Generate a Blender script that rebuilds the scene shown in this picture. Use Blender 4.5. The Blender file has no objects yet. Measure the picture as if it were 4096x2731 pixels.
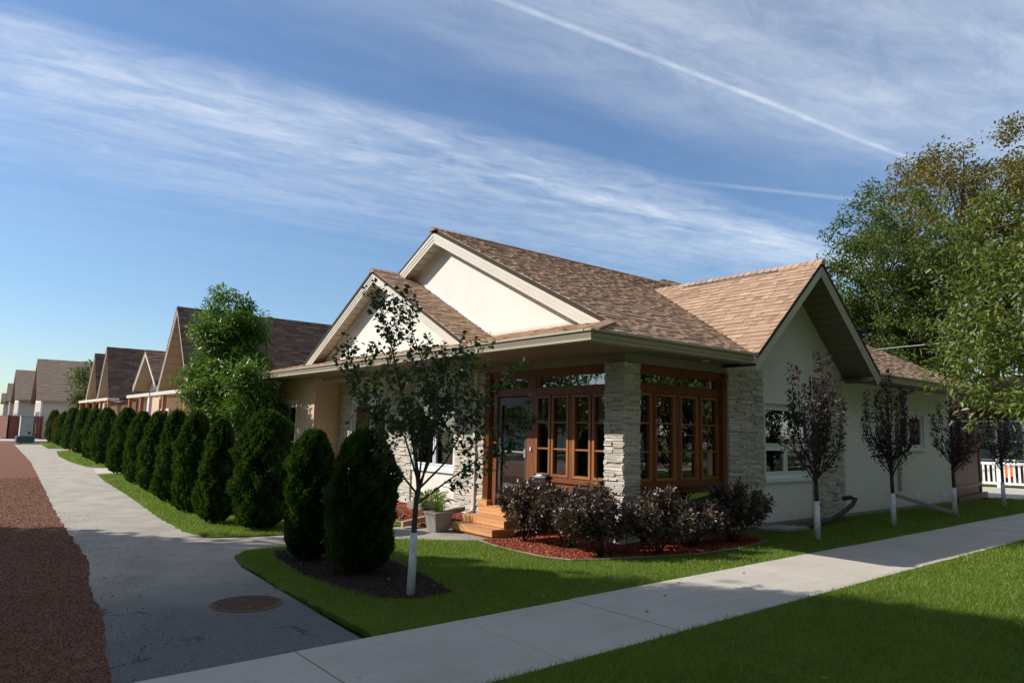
import bpy, math, random
import numpy as np
from mathutils import Vector, Matrix

SC = bpy.context.scene
COL = SC.collection
R = math.radians
rng = np.random.default_rng(7)
random.seed(7)

# ------------------------------------------------------------------ camera
cam = bpy.data.cameras.new('camera')
cam.sensor_width = 36.0
cam.lens = 24.675
cam.clip_start = 0.05
cam.clip_end = 3000
camo = bpy.data.objects.new('camera', cam)
COL.objects.link(camo)
_y, _p, _r = R(50.75), R(7.29), R(1.308)
f_ = Vector((math.cos(_y) * math.cos(_p), math.sin(_y) * math.cos(_p), math.sin(_p)))
r_ = f_.cross(Vector((0, 0, 1))).normalized()
u_ = r_.cross(f_)
r2 = r_ * math.cos(_r) + u_ * math.sin(_r)
u2 = -r_ * math.sin(_r) + u_ * math.cos(_r)
mw = Matrix((r2, u2, -f_)).transposed().to_4x4()
mw.translation = (0, 0, 1.6)
camo.matrix_world = mw
SC.camera = camo
SC.render.resolution_x, SC.render.resolution_y = 1024, 682

# ------------------------------------------------------------------ light
SUN_EL = R(36.3)
SUN_TO = Vector((-1.067, 0.845, 1.0)).normalized()      # towards the sun
sun = bpy.data.lights.new('sun', 'SUN')
sun.energy = 5.0
sun.angle = R(0.55)
sun.color = (1.0, 0.935, 0.84)
suno = bpy.data.objects.new('sun', sun)
COL.objects.link(suno)
suno.rotation_euler = SUN_TO.to_track_quat('Z', 'Y').to_euler()
suno.location = (-30, 24, 40)

SC.view_settings.view_transform = 'Standard'
SC.view_settings.look = 'None'
SC.view_settings.gamma = 1.0
SC.view_settings.use_curve_mapping = False
SC.view_settings.exposure = 0.22
SC.cycles.max_bounces = 8
SC.cycles.transparent_max_bounces = 24
SC.cycles.use_denoising = True


class NT:
    """small helper for node trees"""
    def __init__(s, tree):
        s.t = tree
        s.n = tree.nodes
        s.l = tree.links

    def new(s, typ, **kw):
        n = s.n.new(typ)
        for k, v in kw.items():
            setattr(n, k, v)
        return n

    def setin(s, sock, v):
        if hasattr(v, 'is_output') or isinstance(v, bpy.types.NodeSocket):
            s.l.new(v, sock)
        else:
            if sock.type == 'RGBA' and len(v) == 3:
                v = (*v, 1)
            sock.default_value = v

    def math(s, op, a, b=None, c=None, clamp=False):
        n = s.new('ShaderNodeMath', operation=op, use_clamp=clamp)
        s.setin(n.inputs[0], a)
        if b is not None:
            s.setin(n.inputs[1], b)
        if c is not None:
            s.setin(n.inputs[2], c)
        return n.outputs[0]

    def ramp(s, fac, stops, interp='LINEAR'):
        n = s.new('ShaderNodeValToRGB')
        cr = n.color_ramp
        cr.interpolation = interp
        while len(cr.elements) > len(stops):
            cr.elements.remove(cr.elements[-1])
        while len(cr.elements) < len(stops):
            cr.elements.new(0.5)
        for e, (p, c) in zip(cr.elements, stops):
            e.position = p
            if not hasattr(c, '__len__'):
                c = (c, c, c)
            e.color = (*c, 1)
        s.setin(n.inputs[0], fac)
        return n.outputs[0]

    def mix(s, fac, a, b, mode='MIX'):
        n = s.new('ShaderNodeMix', data_type='RGBA', blend_type=mode)
        s.setin(n.inputs[0], fac)
        s.setin(n.inputs[6], a)
        s.setin(n.inputs[7], b)
        return n.outputs[2]

    def noise(s, vec, scale, detail=4, rough=0.55, dist=0.0, out=0):
        n = s.new('ShaderNodeTexNoise')
        if vec is not None:
            s.l.new(vec, n.inputs['Vector'])
        n.inputs['Scale'].default_value = scale
        n.inputs['Detail'].default_value = detail
        n.inputs['Roughness'].default_value = rough
        n.inputs['Distortion'].default_value = dist
        return n.outputs[out]

    def mapping(s, vec, loc=(0, 0, 0), rot=(0, 0, 0), scale=(1, 1, 1)):
        n = s.new('ShaderNodeMapping')
        s.l.new(vec, n.inputs[0])
        n.inputs['Location'].default_value = loc
        n.inputs['Rotation'].default_value = rot
        n.inputs['Scale'].default_value = scale
        return n.outputs[0]


# world: clear Nishita sky with high cirrus streaks and two contrails
world = bpy.data.worlds.new('World')
SC.world = world
world.use_nodes = True
W = NT(world.node_tree)
W.n.clear()
sky = W.new('ShaderNodeTexSky', sky_type='NISHITA')
sky.sun_disc = False
sky.sun_elevation = SUN_EL
sky.sun_rotation = math.atan2(SUN_TO.x, SUN_TO.y)
sky.altitude = 200
sky.air_density = 1.15
sky.dust_density = 0.35
sky.ozone_density = 2.2
tc = W.new('ShaderNodeTexCoord')
sep = W.new('ShaderNodeSeparateXYZ')
W.l.new(tc.outputs['Generated'], sep.inputs[0])
dz = W.math('MAXIMUM', sep.outputs[2], 0.02)
U = W.math('DIVIDE', sep.outputs[0], dz)
V0 = W.math('DIVIDE', sep.outputs[1], dz)
V = W.math('ADD', V0, W.math('MULTIPLY', U, 0.14))
cmb = W.new('ShaderNodeCombineXYZ')
W.l.new(U, cmb.inputs[0]); W.l.new(V, cmb.inputs[1])
P = cmb.outputs[0]
warp = W.math('MULTIPLY', W.math('SUBTRACT', W.noise(W.mapping(P, scale=(0.7, 1.1, 1)), 1.0, 3), 0.5), 0.55)
Vw = W.math('ADD', V, warp)
# how much cirrus there is across the streak direction
dens = W.ramp(W.math('DIVIDE', Vw, 6.0), [(0.0, 0.50), (0.195, 0.52), (0.235, 0.34), (0.27, 0.10), (0.325, 0.05), (0.352, 0.70),
                                         (0.39, 1.0), (0.43, 0.62), (0.48, 0.46), (0.60, 0.14), (1.0, 0.08)])
streak = W.noise(W.mapping(P, rot=(0, 0, R(4)), scale=(0.7, 5.0, 1)), 1.0, 9, 0.62, 0.35)
wisps = W.noise(W.mapping(P, rot=(0, 0, R(-22)), scale=(3.0, 6.5, 1)), 1.4, 10, 0.68, 0.7)
big = W.noise(W.mapping(P, loc=(3.1, 0.4, 0), scale=(0.5, 0.9, 1)), 1.0, 3)
tex = W.math('ADD', W.math('MULTIPLY', streak, 0.5), W.math('MULTIPLY', wisps, 0.5))
tex = W.math('ADD', tex, W.math('MULTIPLY', W.math('SUBTRACT', big, 0.5), 0.35))
cl = W.math('MULTIPLY', dens, W.ramp(tex, [(0.34, 0.10), (0.48, 0.50), (0.62, 1.0)]))
veil = W.ramp(W.math('DIVIDE', Vw, 6.0), [(0.0, 0.42), (0.18, 0.40), (0.25, 0.12), (0.29, 0.0), (0.34, 0.0), (0.37, 0.16), (0.42, 0.10), (0.6, 0.0)])
veil = W.math('MULTIPLY', veil, W.ramp(big, [(0.3, 0.5), (0.65, 1.15 - 0.15)]))
cl = W.math('ADD', cl, veil)
# contrails: straight lines in the cloud plane
w1 = W.math('ADD', V, W.math('MULTIPLY', W.noise(P, 1.2, 3), 0.025))
c1 = W.math('ABSOLUTE', W.math('SUBTRACT', w1, 1.350))
c1 = W.ramp(W.math('DIVIDE', c1, 0.017), [(0.0, 1.0), (0.35, 0.75), (1.0, 0.0)])
c1 = W.math('MULTIPLY', c1, W.math('MULTIPLY', W.noise(P, 14.0, 4), 0.55))
c2 = W.math('ABSOLUTE', W.math('SUBTRACT', W.math('ADD', V0, W.math('MULTIPLY', U, 0.5)), 2.76))
c2 = W.ramp(W.math('DIVIDE', c2, 0.035), [(0.0, 0.22), (1.0, 0.0)])
c2 = W.math('MULTIPLY', c2, W.ramp(W.math('DIVIDE', U, 5.0), [(0.42, 0.0), (0.5, 1.0)]))
cl = W.math('ADD', W.math('MULTIPLY', cl, 0.70), W.math('ADD', c1, c2), clamp=True)
# the layer thins out towards the horizon
cl = W.math('MULTIPLY', cl, W.ramp(sep.outputs[2], [(0.10, 0.0), (0.26, 0.95), (0.5, 0.9)]))
skyc = W.mix(1.0, sky.outputs[0], (1.0, 1.17, 1.36), 'MULTIPLY')
cloudc = (8.6, 9.4, 10.4)
fin = W.mix(cl, skyc, cloudc)
bg = W.new('ShaderNodeBackground')
W.l.new(fin, bg.inputs[0])
bg.inputs[1].default_value = 0.086
wo = W.new('ShaderNodeOutputWorld')
W.l.new(bg.outputs[0], wo.inputs[0])


# ------------------------------------------------------------------ materials
MATS = {}


def material(name):
    m = bpy.data.materials.new(name)
    m.use_nodes = True
    t = NT(m.node_tree)
    t.n.clear()
    out = t.new('ShaderNodeOutputMaterial')
    t.out = out
    MATS[name] = m
    return m, t


def principled(t, color, rough=0.8, spec=0.3, metal=0.0, bump=None, bump_str=0.3, bump_dist=0.01):
    p = t.new('ShaderNodeBsdfPrincipled')
    t.setin(p.inputs['Base Color'], color)
    t.setin(p.inputs['Roughness'], rough)
    p.inputs['Specular IOR Level'].default_value = spec
    p.inputs['Metallic'].default_value = metal
    if bump is not None:
        b = t.new('ShaderNodeBump')
        b.inputs['Strength'].default_value = bump_str
        b.inputs['Distance'].default_value = bump_dist
        t.l.new(bump, b.inputs['Height'])
        t.l.new(b.outputs[0], p.inputs['Normal'])
    t.l.new(p.outputs[0], t.out.inputs[0])
    return p


def objco(t):
    g = t.new('ShaderNodeNewGeometry')
    return g.outputs['Position']


def tone(t):
    a = t.new('ShaderNodeAttribute')
    a.attribute_name = 'tone'
    return a.outputs['Fac']


def flat(name, c, rough=0.7, spec=0.3, metal=0.0, var=0.10, scale=3.0, bump=0.0, bscale=40):
    m, t = material(name)
    pos = objco(t)
    n1 = t.noise(pos, scale, 5, 0.6)
    n2 = t.noise(pos, scale * 9, 4, 0.6)
    k = t.math('ADD', t.math('MULTIPLY', n1, 0.65), t.math('MULTIPLY', n2, 0.35))
    lo = tuple(x * (1 - var * 1.6) for x in c)
    hi = tuple(min(1, x * (1 + var * 1.6)) for x in c)
    col = t.ramp(k, [(0.3, lo), (0.7, hi)])
    principled(t, col, rough, spec, metal, t.noise(pos, bscale, 4, 0.6) if bump else None, bump, 0.01)
    return m


# stucco in three colours
def stucco(name, c, streaks=True):
    m, t = material(name)
    pos = objco(t)
    n1 = t.noise(pos, 1.1, 6, 0.6)
    n2 = t.noise(pos, 4.0, 5, 0.6)
    k = t.math('ADD', t.math('MULTIPLY', n1, 0.6), t.math('MULTIPLY', n2, 0.4))
    col = t.ramp(k, [(0.32, tuple(x * 0.93 for x in c)), (0.68, tuple(min(1, x * 1.04) for x in c))])
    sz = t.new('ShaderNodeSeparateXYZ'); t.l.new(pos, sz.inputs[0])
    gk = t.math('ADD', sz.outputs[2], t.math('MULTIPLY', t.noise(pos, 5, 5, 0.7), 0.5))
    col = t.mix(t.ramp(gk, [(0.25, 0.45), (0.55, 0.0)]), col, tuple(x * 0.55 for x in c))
    gr = t.noise(pos, 160, 5, 0.7)
    bp = t.math('ADD', t.math('MULTIPLY', gr, 0.5), t.noise(pos, 22, 4, 0.6))
    principled(t, col, 0.92, 0.15, 0, bp, 0.35, 0.006)
    return m


stucco('stucco_white', (0.74, 0.715, 0.67))
stucco('stucco_salmon', (0.62, 0.45, 0.32))
stucco('stucco_grey', (0.52, 0.45, 0.39))
flat('white_vinyl', (0.74, 0.77, 0.80), 0.4, 0.4, var=0.03)
flat('trim_cream', (0.60, 0.555, 0.47), 0.45, 0.4, var=0.04)
flat('roof_edge', (0.045, 0.034, 0.028), 0.9)
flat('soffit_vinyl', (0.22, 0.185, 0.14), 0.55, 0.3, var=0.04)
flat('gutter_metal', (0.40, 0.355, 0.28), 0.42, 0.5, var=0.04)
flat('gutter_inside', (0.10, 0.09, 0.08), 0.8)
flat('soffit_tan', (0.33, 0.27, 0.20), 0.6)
flat('beam_taupe', (0.26, 0.24, 0.19), 0.7)
flat('black_plastic', (0.025, 0.026, 0.03), 0.4, 0.5)
flat('grey_plastic', (0.30, 0.28, 0.26), 0.5)
flat('label_white', (0.8, 0.8, 0.8), 0.4)
flat('dark_metal', (0.05, 0.052, 0.055), 0.4, 0.5)
flat('silver', (0.55, 0.55, 0.54), 0.35, 0.5, 0.7)
flat('interior_wall', (0.42, 0.40, 0.37), 0.9)
flat('interior_floor', (0.16, 0.10, 0.06), 0.6)
flat('fabric_tan', (0.55, 0.45, 0.27), 0.9)
flat('shade_green', (0.25, 0.36, 0.30), 0.8)
flat('box_grey', (0.42, 0.44, 0.46), 0.6)
flat('box_base', (0.05, 0.11, 0.11), 0.7)
flat('planter_grey', (0.27, 0.24, 0.22), 0.8, var=0.12, bump=0.3)
flat('planter_brown', (0.07, 0.045, 0.032), 0.7)
flat('fence_white', (0.80, 0.80, 0.80), 0.45, 0.4, var=0.02)
flat('siding_dark', (0.10, 0.045, 0.035), 0.7)
flat('siding_white', (0.66, 0.64, 0.60), 0.7, var=0.05)
flat('red_sign', (0.55, 0.02, 0.02), 0.5)
flat('maroon_panel', (0.09, 0.03, 0.03), 0.5)
flat('orange_plastic', (0.75, 0.16, 0.03), 0.5)
flat('bark_grey', (0.085, 0.068, 0.055), 0.9, var=0.25, scale=14, bump=0.7, bscale=60)
flat('bark_brown', (0.06, 0.038, 0.026), 0.9, var=0.25, scale=14, bump=0.7, bscale=60)
flat('bark_purple', (0.07, 0.048, 0.042), 0.85, var=0.25, scale=14)
flat('car_paint', (0.02, 0.022, 0.026), 0.25, 0.6)
flat('wire_grey', (0.40, 0.40, 0.40), 0.5)


def wood(name, c, grain=1.0, rough=0.5, spec=0.35, along='Z'):
    m, t = material(name)
    pos = objco(t)
    sc = {'Z': (9, 9, 0.8), 'Y': (9, 0.8, 9), 'X': (0.8, 9, 9)}[along]
    n1 = t.noise(t.mapping(pos, scale=sc), 2.2, 6, 0.65, 0.6)
    n2 = t.noise(pos, 1.7, 4)
    tn = tone(t)
    k = t.math('ADD', t.math('MULTIPLY', n1, 0.7), t.math('MULTIPLY', n2, 0.3))
    k = t.math('ADD', k, t.math('MULTIPLY', t.math('SUBTRACT', tn, 0.5), 0.25))
    lo = tuple(x * (1 - 0.42 * grain) for x in c)
    hi = tuple(min(1, x * (1 + 0.32 * grain)) for x in c)
    principled(t, t.ramp(k, [(0.28, lo), (0.72, hi)]), rough, spec, 0, n1, 0.15, 0.004)
    return m


wood('wood_frame', (0.19, 0.062, 0.022))
wood('wood_sash', (0.30, 0.12, 0.042))
wood('wood_deck', (0.60, 0.30, 0.13), along='Y')
wood('wood_fence', (0.16, 0.07, 0.032))
wood('wood_fence_dark', (0.17, 0.05, 0.028))
wood('wood_post', (0.40, 0.14, 0.045))
wood('wood_board', (0.40, 0.28, 0.19), along='Y')


def shingle_mat(name, stops, contrast=1.0):
    m, t = material(name)
    pos = objco(t)
    tn = tone(t)
    n = t.noise(pos, 45, 4, 0.75)
    n2 = t.noise(pos, 2.0, 3)
    k = t.math('ADD', tn, t.math('MULTIPLY', t.math('SUBTRACT', n, 0.5), 0.55))
    k = t.math('ADD', k, t.math('MULTIPLY', t.math('SUBTRACT', n2, 0.5), 0.25))
    col = t.ramp(k, stops)
    principled(t, col, 0.95, 0.12, 0, t.noise(pos, 420, 3, 0.7), 0.5, 0.003)
    return m


shingle_mat('shingle_tan', [(0.0, (0.25, 0.160, 0.108)), (0.35, (0.33, 0.217, 0.147)), (0.7, (0.41, 0.282, 0.198)), (1.0, (0.47, 0.335, 0.24))])
shingle_mat('shingle_brown', [(0.0, (0.085, 0.052, 0.040)), (0.5, (0.135, 0.086, 0.066)), (1.0, (0.21, 0.14, 0.11))])
shingle_mat('shingle_grey', [(0.0, (0.17, 0.125, 0.092)), (0.5, (0.22, 0.163, 0.122)), (1.0, (0.27, 0.205, 0.155))])


def stone_mat():
    m, t = material('ledge_stone')
    pos = objco(t)
    oi = t.new('ShaderNodeObjectInfo')
    k = t.math('FRACT', t.math('ADD', tone(t), oi.outputs['Random']))
    base = t.ramp(k, [(0.0, (0.62, 0.575, 0.50)), (0.28, (0.74, 0.70, 0.62)), (0.46, (0.60, 0.57, 0.52)), (0.60, (0.70, 0.65, 0.57)),
                      (0.72, (0.45, 0.33, 0.24)), (0.78, (0.62, 0.58, 0.52)), (0.92, (0.50, 0.52, 0.55)), (0.96, (0.40, 0.43, 0.49)), (1.0, (0.56, 0.48, 0.38))])
    n = t.noise(t.mapping(pos, scale=(4, 4, 14)), 3, 6, 0.65)
    col = t.mix(t.ramp(n, [(0.3, 0.0), (0.75, 0.45)]), base, (0.34, 0.28, 0.21))
    bp = t.math('ADD', t.noise(pos, 30, 6, 0.7), t.noise(t.mapping(pos, scale=(6, 6, 30)), 4, 4, 0.6))
    principled(t, col, 0.88, 0.2, 0, bp, 0.6, 0.012)
    return m


stone_mat()
flat('mortar_dark', (0.20, 0.18, 0.16), 0.95)


def glass_mat(name, refl=0.5, tint=(0.55, 0.6, 0.6)):
    m, t = material(name)
    lw = t.new('ShaderNodeLayerWeight')
    lw.inputs[0].default_value = refl
    fac = t.math('ADD', t.math('MULTIPLY', lw.outputs['Fresnel'], 0.95), 0.05, clamp=True)
    tr = t.new('ShaderNodeBsdfTransparent')
    tr.inputs[0].default_value = (*tint, 1)
    gl = t.new('ShaderNodeBsdfGlossy')
    gl.inputs['Roughness'].default_value = 0.015
    gl.inputs['Color'].default_value = (0.9, 0.93, 0.95, 1)
    n = t.noise(objco(t), 1.6, 2)
    b = t.new('ShaderNodeBump')
    b.inputs['Strength'].default_value = 0.05
    b.inputs['Distance'].default_value = 0.02
    t.l.new(n, b.inputs['Height'])
    t.l.new(b.outputs[0], gl.inputs['Normal'])
    mx = t.new('ShaderNodeMixShader')
    t.l.new(fac, mx.inputs[0]); t.l.new(tr.outputs[0], mx.inputs[1]); t.l.new(gl.outputs[0], mx.inputs[2])
    t.l.new(mx.outputs[0], t.out.inputs[0])
    return m


glass_mat('glass', 0.62, (0.62, 0.66, 0.65))
glass_mat('glass_far', 0.6, (0.3, 0.33, 0.34))


def leaf_mat(name, stops, trans=(0.2, 0.35, 0.03), tfac=0.25, rough=0.45, spec=0.35, patch=0.35):
    m, t = material(name)
    tn = tone(t)
    g = t.new('ShaderNodeNewGeometry')
    n = t.noise(g.outputs['Position'], 1.3, 6, 0.7)
    k = t.math('ADD', t.math('MULTIPLY', tn, 0.8), t.math('MULTIPLY', n, patch))
    k = t.math('SUBTRACT', k, patch * 0.5 - 0.095)
    col = t.ramp(k, stops)
    p = t.new('ShaderNodeBsdfPrincipled')
    t.l.new(col, p.inputs['Base Color'])
    p.inputs['Roughness'].default_value = rough
    p.inputs['Specular IOR Level'].default_value = spec
    tl = t.new('ShaderNodeBsdfTranslucent')
    tl.inputs[0].default_value = (*trans, 1)
    mx = t.new('ShaderNodeMixShader')
    mx.inputs[0].default_value = tfac
    t.l.new(p.outputs[0], mx.inputs[1]); t.l.new(tl.outputs[0], mx.inputs[2])
    t.l.new(mx.outputs[0], t.out.inputs[0])
    return m


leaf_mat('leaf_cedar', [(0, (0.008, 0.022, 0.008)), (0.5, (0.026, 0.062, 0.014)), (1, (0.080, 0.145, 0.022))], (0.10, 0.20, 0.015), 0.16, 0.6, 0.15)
leaf_mat('leaf_cedar_brown', [(0, (0.05, 0.05, 0.012)), (0.5, (0.16, 0.09, 0.03)), (1, (0.22, 0.12, 0.04))], (0.15, 0.12, 0.02), 0.16, 0.6, 0.15)
leaf_mat('leaf_sapling', [(0, (0.018, 0.042, 0.014)), (0.6, (0.035, 0.080, 0.022)), (1, (0.075, 0.125, 0.03))], (0.10, 0.19, 0.02), 0.22, 0.4, 0.4)
leaf_mat('leaf_ash', [(0, (0.025, 0.065, 0.012)), (0.5, (0.065, 0.145, 0.02)), (1, (0.17, 0.27, 0.04))], (0.17, 0.30, 0.03), 0.3, 0.35, 0.5)
leaf_mat('leaf_elm', [(0, (0.045, 0.080, 0.018)), (0.5, (0.085, 0.13, 0.028)), (1, (0.17, 0.19, 0.045))], (0.17, 0.22, 0.03), 0.25, 0.5, 0.3)
leaf_mat('leaf_autumn', [(0, (0.07, 0.095, 0.018)), (0.5, (0.17, 0.155, 0.03)), (1, (0.30, 0.21, 0.05))], (0.28, 0.20, 0.03), 0.25, 0.5, 0.3)
leaf_mat('leaf_near', [(0, (0.045, 0.085, 0.016)), (0.5, (0.11, 0.155, 0.032)), (0.8, (0.21, 0.24, 0.075)), (1, (0.45, 0.45, 0.20))], (0.24, 0.30, 0.04), 0.3, 0.4, 0.4)
leaf_mat('leaf_purple', [(0, (0.016, 0.012, 0.011)), (0.6, (0.050, 0.034, 0.030)), (0.9, (0.085, 0.05, 0.045)), (1, (0.24, 0.04, 0.04))], (0.08, 0.03, 0.02), 0.12, 0.42, 0.45)
leaf_mat('leaf_ninebark', [(0, (0.035, 0.027, 0.023)), (0.5, (0.105, 0.082, 0.068)), (0.86, (0.20, 0.16, 0.13)), (1, (0.26, 0.14, 0.05))], (0.16, 0.07, 0.02), 0.15, 0.38, 0.6)
leaf_mat('leaf_grass', [(0, (0.045, 0.090, 0.008)), (0.5, (0.145, 0.215, 0.026)), (0.85, (0.23, 0.30, 0.055)), (1, (0.42, 0.38, 0.16))], (0.28, 0.42, 0.03), 0.30, 0.5, 0.3, 0.9)
leaf_mat('leaf_lily', [(0, (0.05, 0.10, 0.02)), (0.6, (0.12, 0.20, 0.04)), (1, (0.28, 0.36, 0.10))], (0.2, 0.3, 0.04), 0.3, 0.4, 0.4)
leaf_mat('leaf_hosta', [(0, (0.06, 0.12, 0.04)), (0.55, (0.20, 0.28, 0.09)), (1, (0.55, 0.52, 0.24))], (0.3, 0.35, 0.08), 0.25, 0.4, 0.4)
leaf_mat('leaf_fallen', [(0, (0.25, 0.10, 0.03)), (1, (0.45, 0.26, 0.10))], (0.2, 0.1, 0.02), 0.1, 0.7, 0.2)


def ground_mats():
    m, t = material('concrete')
    pos = objco(t)
    n = t.noise(pos, 0.9, 6, 0.6)
    n2 = t.noise(pos, 35, 5, 0.7)
    st = t.noise(t.mapping(pos, scale=(0.4, 3, 1)), 2.5, 5, 0.6)
    k = t.math('ADD', t.math('MULTIPLY', n, 0.5), t.math('ADD', t.math('MULTIPLY', n2, 0.25), t.math('MULTIPLY', st, 0.25)))
    c = t.ramp(k, [(0.32, (0.38, 0.345, 0.30)), (0.5, (0.47, 0.43, 0.38)), (0.68, (0.53, 0.49, 0.435))])
    sp = t.noise(pos, 9, 2)
    c = t.mix(t.ramp(sp, [(0.70, 0.0), (0.76, 0.35)]), c, (0.22, 0.19, 0.16))
    principled(t, c, 0.9, 0.2, 0, t.noise(pos, 240, 4, 0.7), 0.3, 0.004)

    m, t = material('asphalt_path')
    pos = objco(t)
    sp = t.new('ShaderNodeSeparateXYZ'); t.l.new(pos, sp.inputs[0])
    # dusty far part, darker coarse part near the concrete walk
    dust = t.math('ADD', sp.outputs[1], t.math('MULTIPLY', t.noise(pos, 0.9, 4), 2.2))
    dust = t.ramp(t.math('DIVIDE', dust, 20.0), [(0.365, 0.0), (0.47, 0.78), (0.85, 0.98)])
    v = t.new('ShaderNodeTexVoronoi'); v.inputs['Scale'].default_value = 130
    t.l.new(pos, v.inputs['Vector'])
    ag = t.ramp(v.outputs['Color'], [(0.0, (0.085, 0.085, 0.09)), (0.6, (0.135, 0.13, 0.13)), (1.0, (0.26, 0.25, 0.24))])
    n = t.noise(pos, 1.6, 6, 0.6)
    n3 = t.noise(t.mapping(pos, scale=(1.4, 0.5, 1)), 1.2, 6, 0.65)
    dc = t.ramp(n3, [(0.3, (0.38, 0.335, 0.28)), (0.7, (0.44, 0.395, 0.335))])
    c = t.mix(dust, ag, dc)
    c = t.mix(t.ramp(n, [(0.35, 0.35), (0.6, 0.0)]), c, (0.13, 0.125, 0.125))
    # cracks
    wv = t.new('ShaderNodeTexVoronoi', feature='DISTANCE_TO_EDGE'); wv.inputs['Scale'].default_value = 0.75
    wn = t.new('ShaderNodeVectorMath', operation='ADD')
    t.l.new(pos, wn.inputs[0])
    wn2 = t.new('ShaderNodeVectorMath', operation='SCALE')
    t.l.new(t.noise(pos, 3.5, 5, 0.6, out=1), wn2.inputs[0]); wn2.inputs['Scale'].default_value = 0.45
    t.l.new(wn2.outputs[0], wn.inputs[1])
    t.l.new(wn.outputs[0], wv.inputs['Vector'])
    cr = t.ramp(wv.outputs['Distance'], [(0.0, 1.0), (0.012, 0.0)])
    cr = t.math('MULTIPLY', cr, t.math('MULTIPLY', t.ramp(t.noise(pos, 0.8, 2), [(0.48, 0.0), (0.56, 1.0)]), t.ramp(dust, [(0.3, 1.0), (0.9, 0.15)])))
    c = t.mix(t.math('MULTIPLY', cr, 0.8), c, (0.03, 0.03, 0.032))
    h = t.math('SUBTRACT', t.math('MULTIPLY', v.outputs['Distance'], -0.6), t.math('MULTIPLY', cr, 2.0))
    principled(t, c, 0.92, 0.25, 0, h, 0.6, 0.008)

    m, t = material('gravel_red')
    pos = objco(t)
    v = t.new('ShaderNodeTexVoronoi'); v.inputs['Scale'].default_value = 75
    t.l.new(pos, v.inputs['Vector'])
    n = t.noise(pos, 0.6, 5, 0.6)
    c = t.ramp(v.outputs['Color'], [(0.0, (0.10, 0.042, 0.026)), (0.4, (0.19, 0.083, 0.050)), (0.75, (0.26, 0.125, 0.078)), (1.0, (0.38, 0.25, 0.18))])
    c = t.mix(t.ramp(n, [(0.35, 0.35), (0.65, 0.0)]), c, (0.17, 0.095, 0.062))
    principled(t, c, 0.95, 0.15, 0, t.math('MULTIPLY', v.outputs['Distance'], -1.0), 1.0, 0.015)

    m, t = material('mulch_red')
    pos = objco(t)
    v = t.new('ShaderNodeTexVoronoi'); v.inputs['Scale'].default_value = 38
    t.l.new(t.mapping(pos, rot=(0, 0, 0.6), scale=(1, 2.2, 1)), v.inputs['Vector'])
    c = t.ramp(v.outputs['Color'], [(0.0, (0.10, 0.02, 0.012)), (0.5, (0.24, 0.055, 0.028)), (1.0, (0.38, 0.12, 0.06))])
    principled(t, c, 0.9, 0.2, 0, t.math('MULTIPLY', v.outputs['Distance'], -1.0), 1.0, 0.02)

    m, t = material('mulch_chip')
    c = t.ramp(tone(t), [(0.0, (0.14, 0.028, 0.016)), (0.5, (0.32, 0.075, 0.038)), (0.9, (0.48, 0.16, 0.08)), (1.0, (0.6, 0.42, 0.28))])
    principled(t, c, 0.85, 0.25)

    m, t = material('pebble_red')
    c = t.ramp(tone(t), [(0.0, (0.09, 0.038, 0.024)), (0.5, (0.20, 0.088, 0.054)), (0.85, (0.29, 0.15, 0.10)), (1.0, (0.45, 0.36, 0.29))])
    principled(t, c, 0.9, 0.2)

    m, t = material('soil_dark')
    pos = objco(t)
    n = t.noise(pos, 16, 6, 0.7)
    c = t.ramp(n, [(0.3, (0.020, 0.013, 0.009)), (0.7, (0.060, 0.038, 0.026))])
    principled(t, c, 0.95, 0.2, 0, n, 1.0, 0.03)

    m, t = material('turf_base')
    pos = objco(t)
    n = t.noise(pos, 1.1, 6, 0.65)
    n2 = t.noise(pos, 24, 5, 0.7)
    k = t.math('ADD', t.math('MULTIPLY', n, 0.45), t.math('MULTIPLY', n2, 0.55))
    c = t.ramp(k, [(0.3, (0.045, 0.07, 0.010)), (0.52, (0.10, 0.15, 0.018)), (0.72, (0.17, 0.19, 0.04))])
    principled(t, c, 0.95, 0.1, 0, n2, 0.8, 0.03)

    m, t = material('earth')
    pos = objco(t)
    n = t.noise(pos, 0.05, 5, 0.6)
    n2 = t.noise(pos, 1.5, 5, 0.7)
    c = t.mix(t.ramp(n, [(0.42, 0.0), (0.55, 1.0)]), (0.20, 0.125, 0.09), (0.07, 0.11, 0.025))
    c = t.mix(t.ramp(n2, [(0.3, 0.4), (0.7, 0.0)]), c, (0.10, 0.08, 0.05))
    principled(t, c, 0.95, 0.1)

    m, t = material('road_asphalt')
    pos = objco(t)
    n = t.noise(pos, 2.5, 6, 0.65)
    c = t.ramp(n, [(0.3, (0.13, 0.125, 0.12)), (0.7, (0.20, 0.19, 0.18))])
    principled(t, c, 0.9, 0.2, 0, t.noise(pos, 200, 3, 0.7), 0.4, 0.004)

    m, t = material('rusty_iron')
    pos = objco(t)
    n = t.noise(pos, 14, 6, 0.7)
    c = t.ramp(n, [(0.3, (0.10, 0.055, 0.036)), (0.55, (0.155, 0.085, 0.055)), (0.75, (0.12, 0.08, 0.06))])
    principled(t, c, 0.8, 0.35, 0.25, n, 0.4, 0.004)

    m, t = material('tree_wrap')
    pos = objco(t)
    sp = t.new('ShaderNodeSeparateXYZ'); t.l.new(pos, sp.inputs[0])
    w = t.math('SINE', t.math('MULTIPLY', sp.outputs[2], 420.0))
    n = t.noise(pos, 8, 4)
    c = t.ramp(n, [(0.3, (0.50, 0.50, 0.51)), (0.5, (0.70, 0.71, 0.73)), (0.7, (0.78, 0.80, 0.82))])
    principled(t, c, 0.6, 0.3, 0, w, 0.35, 0.003)


ground_mats()


# ------------------------------------------------------------------ objects
def wl(o):
    v = Vector((0, 0, 0))
    while o is not None:
        v = v + Vector(o.location)
        o = o.parent
    return v


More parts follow.
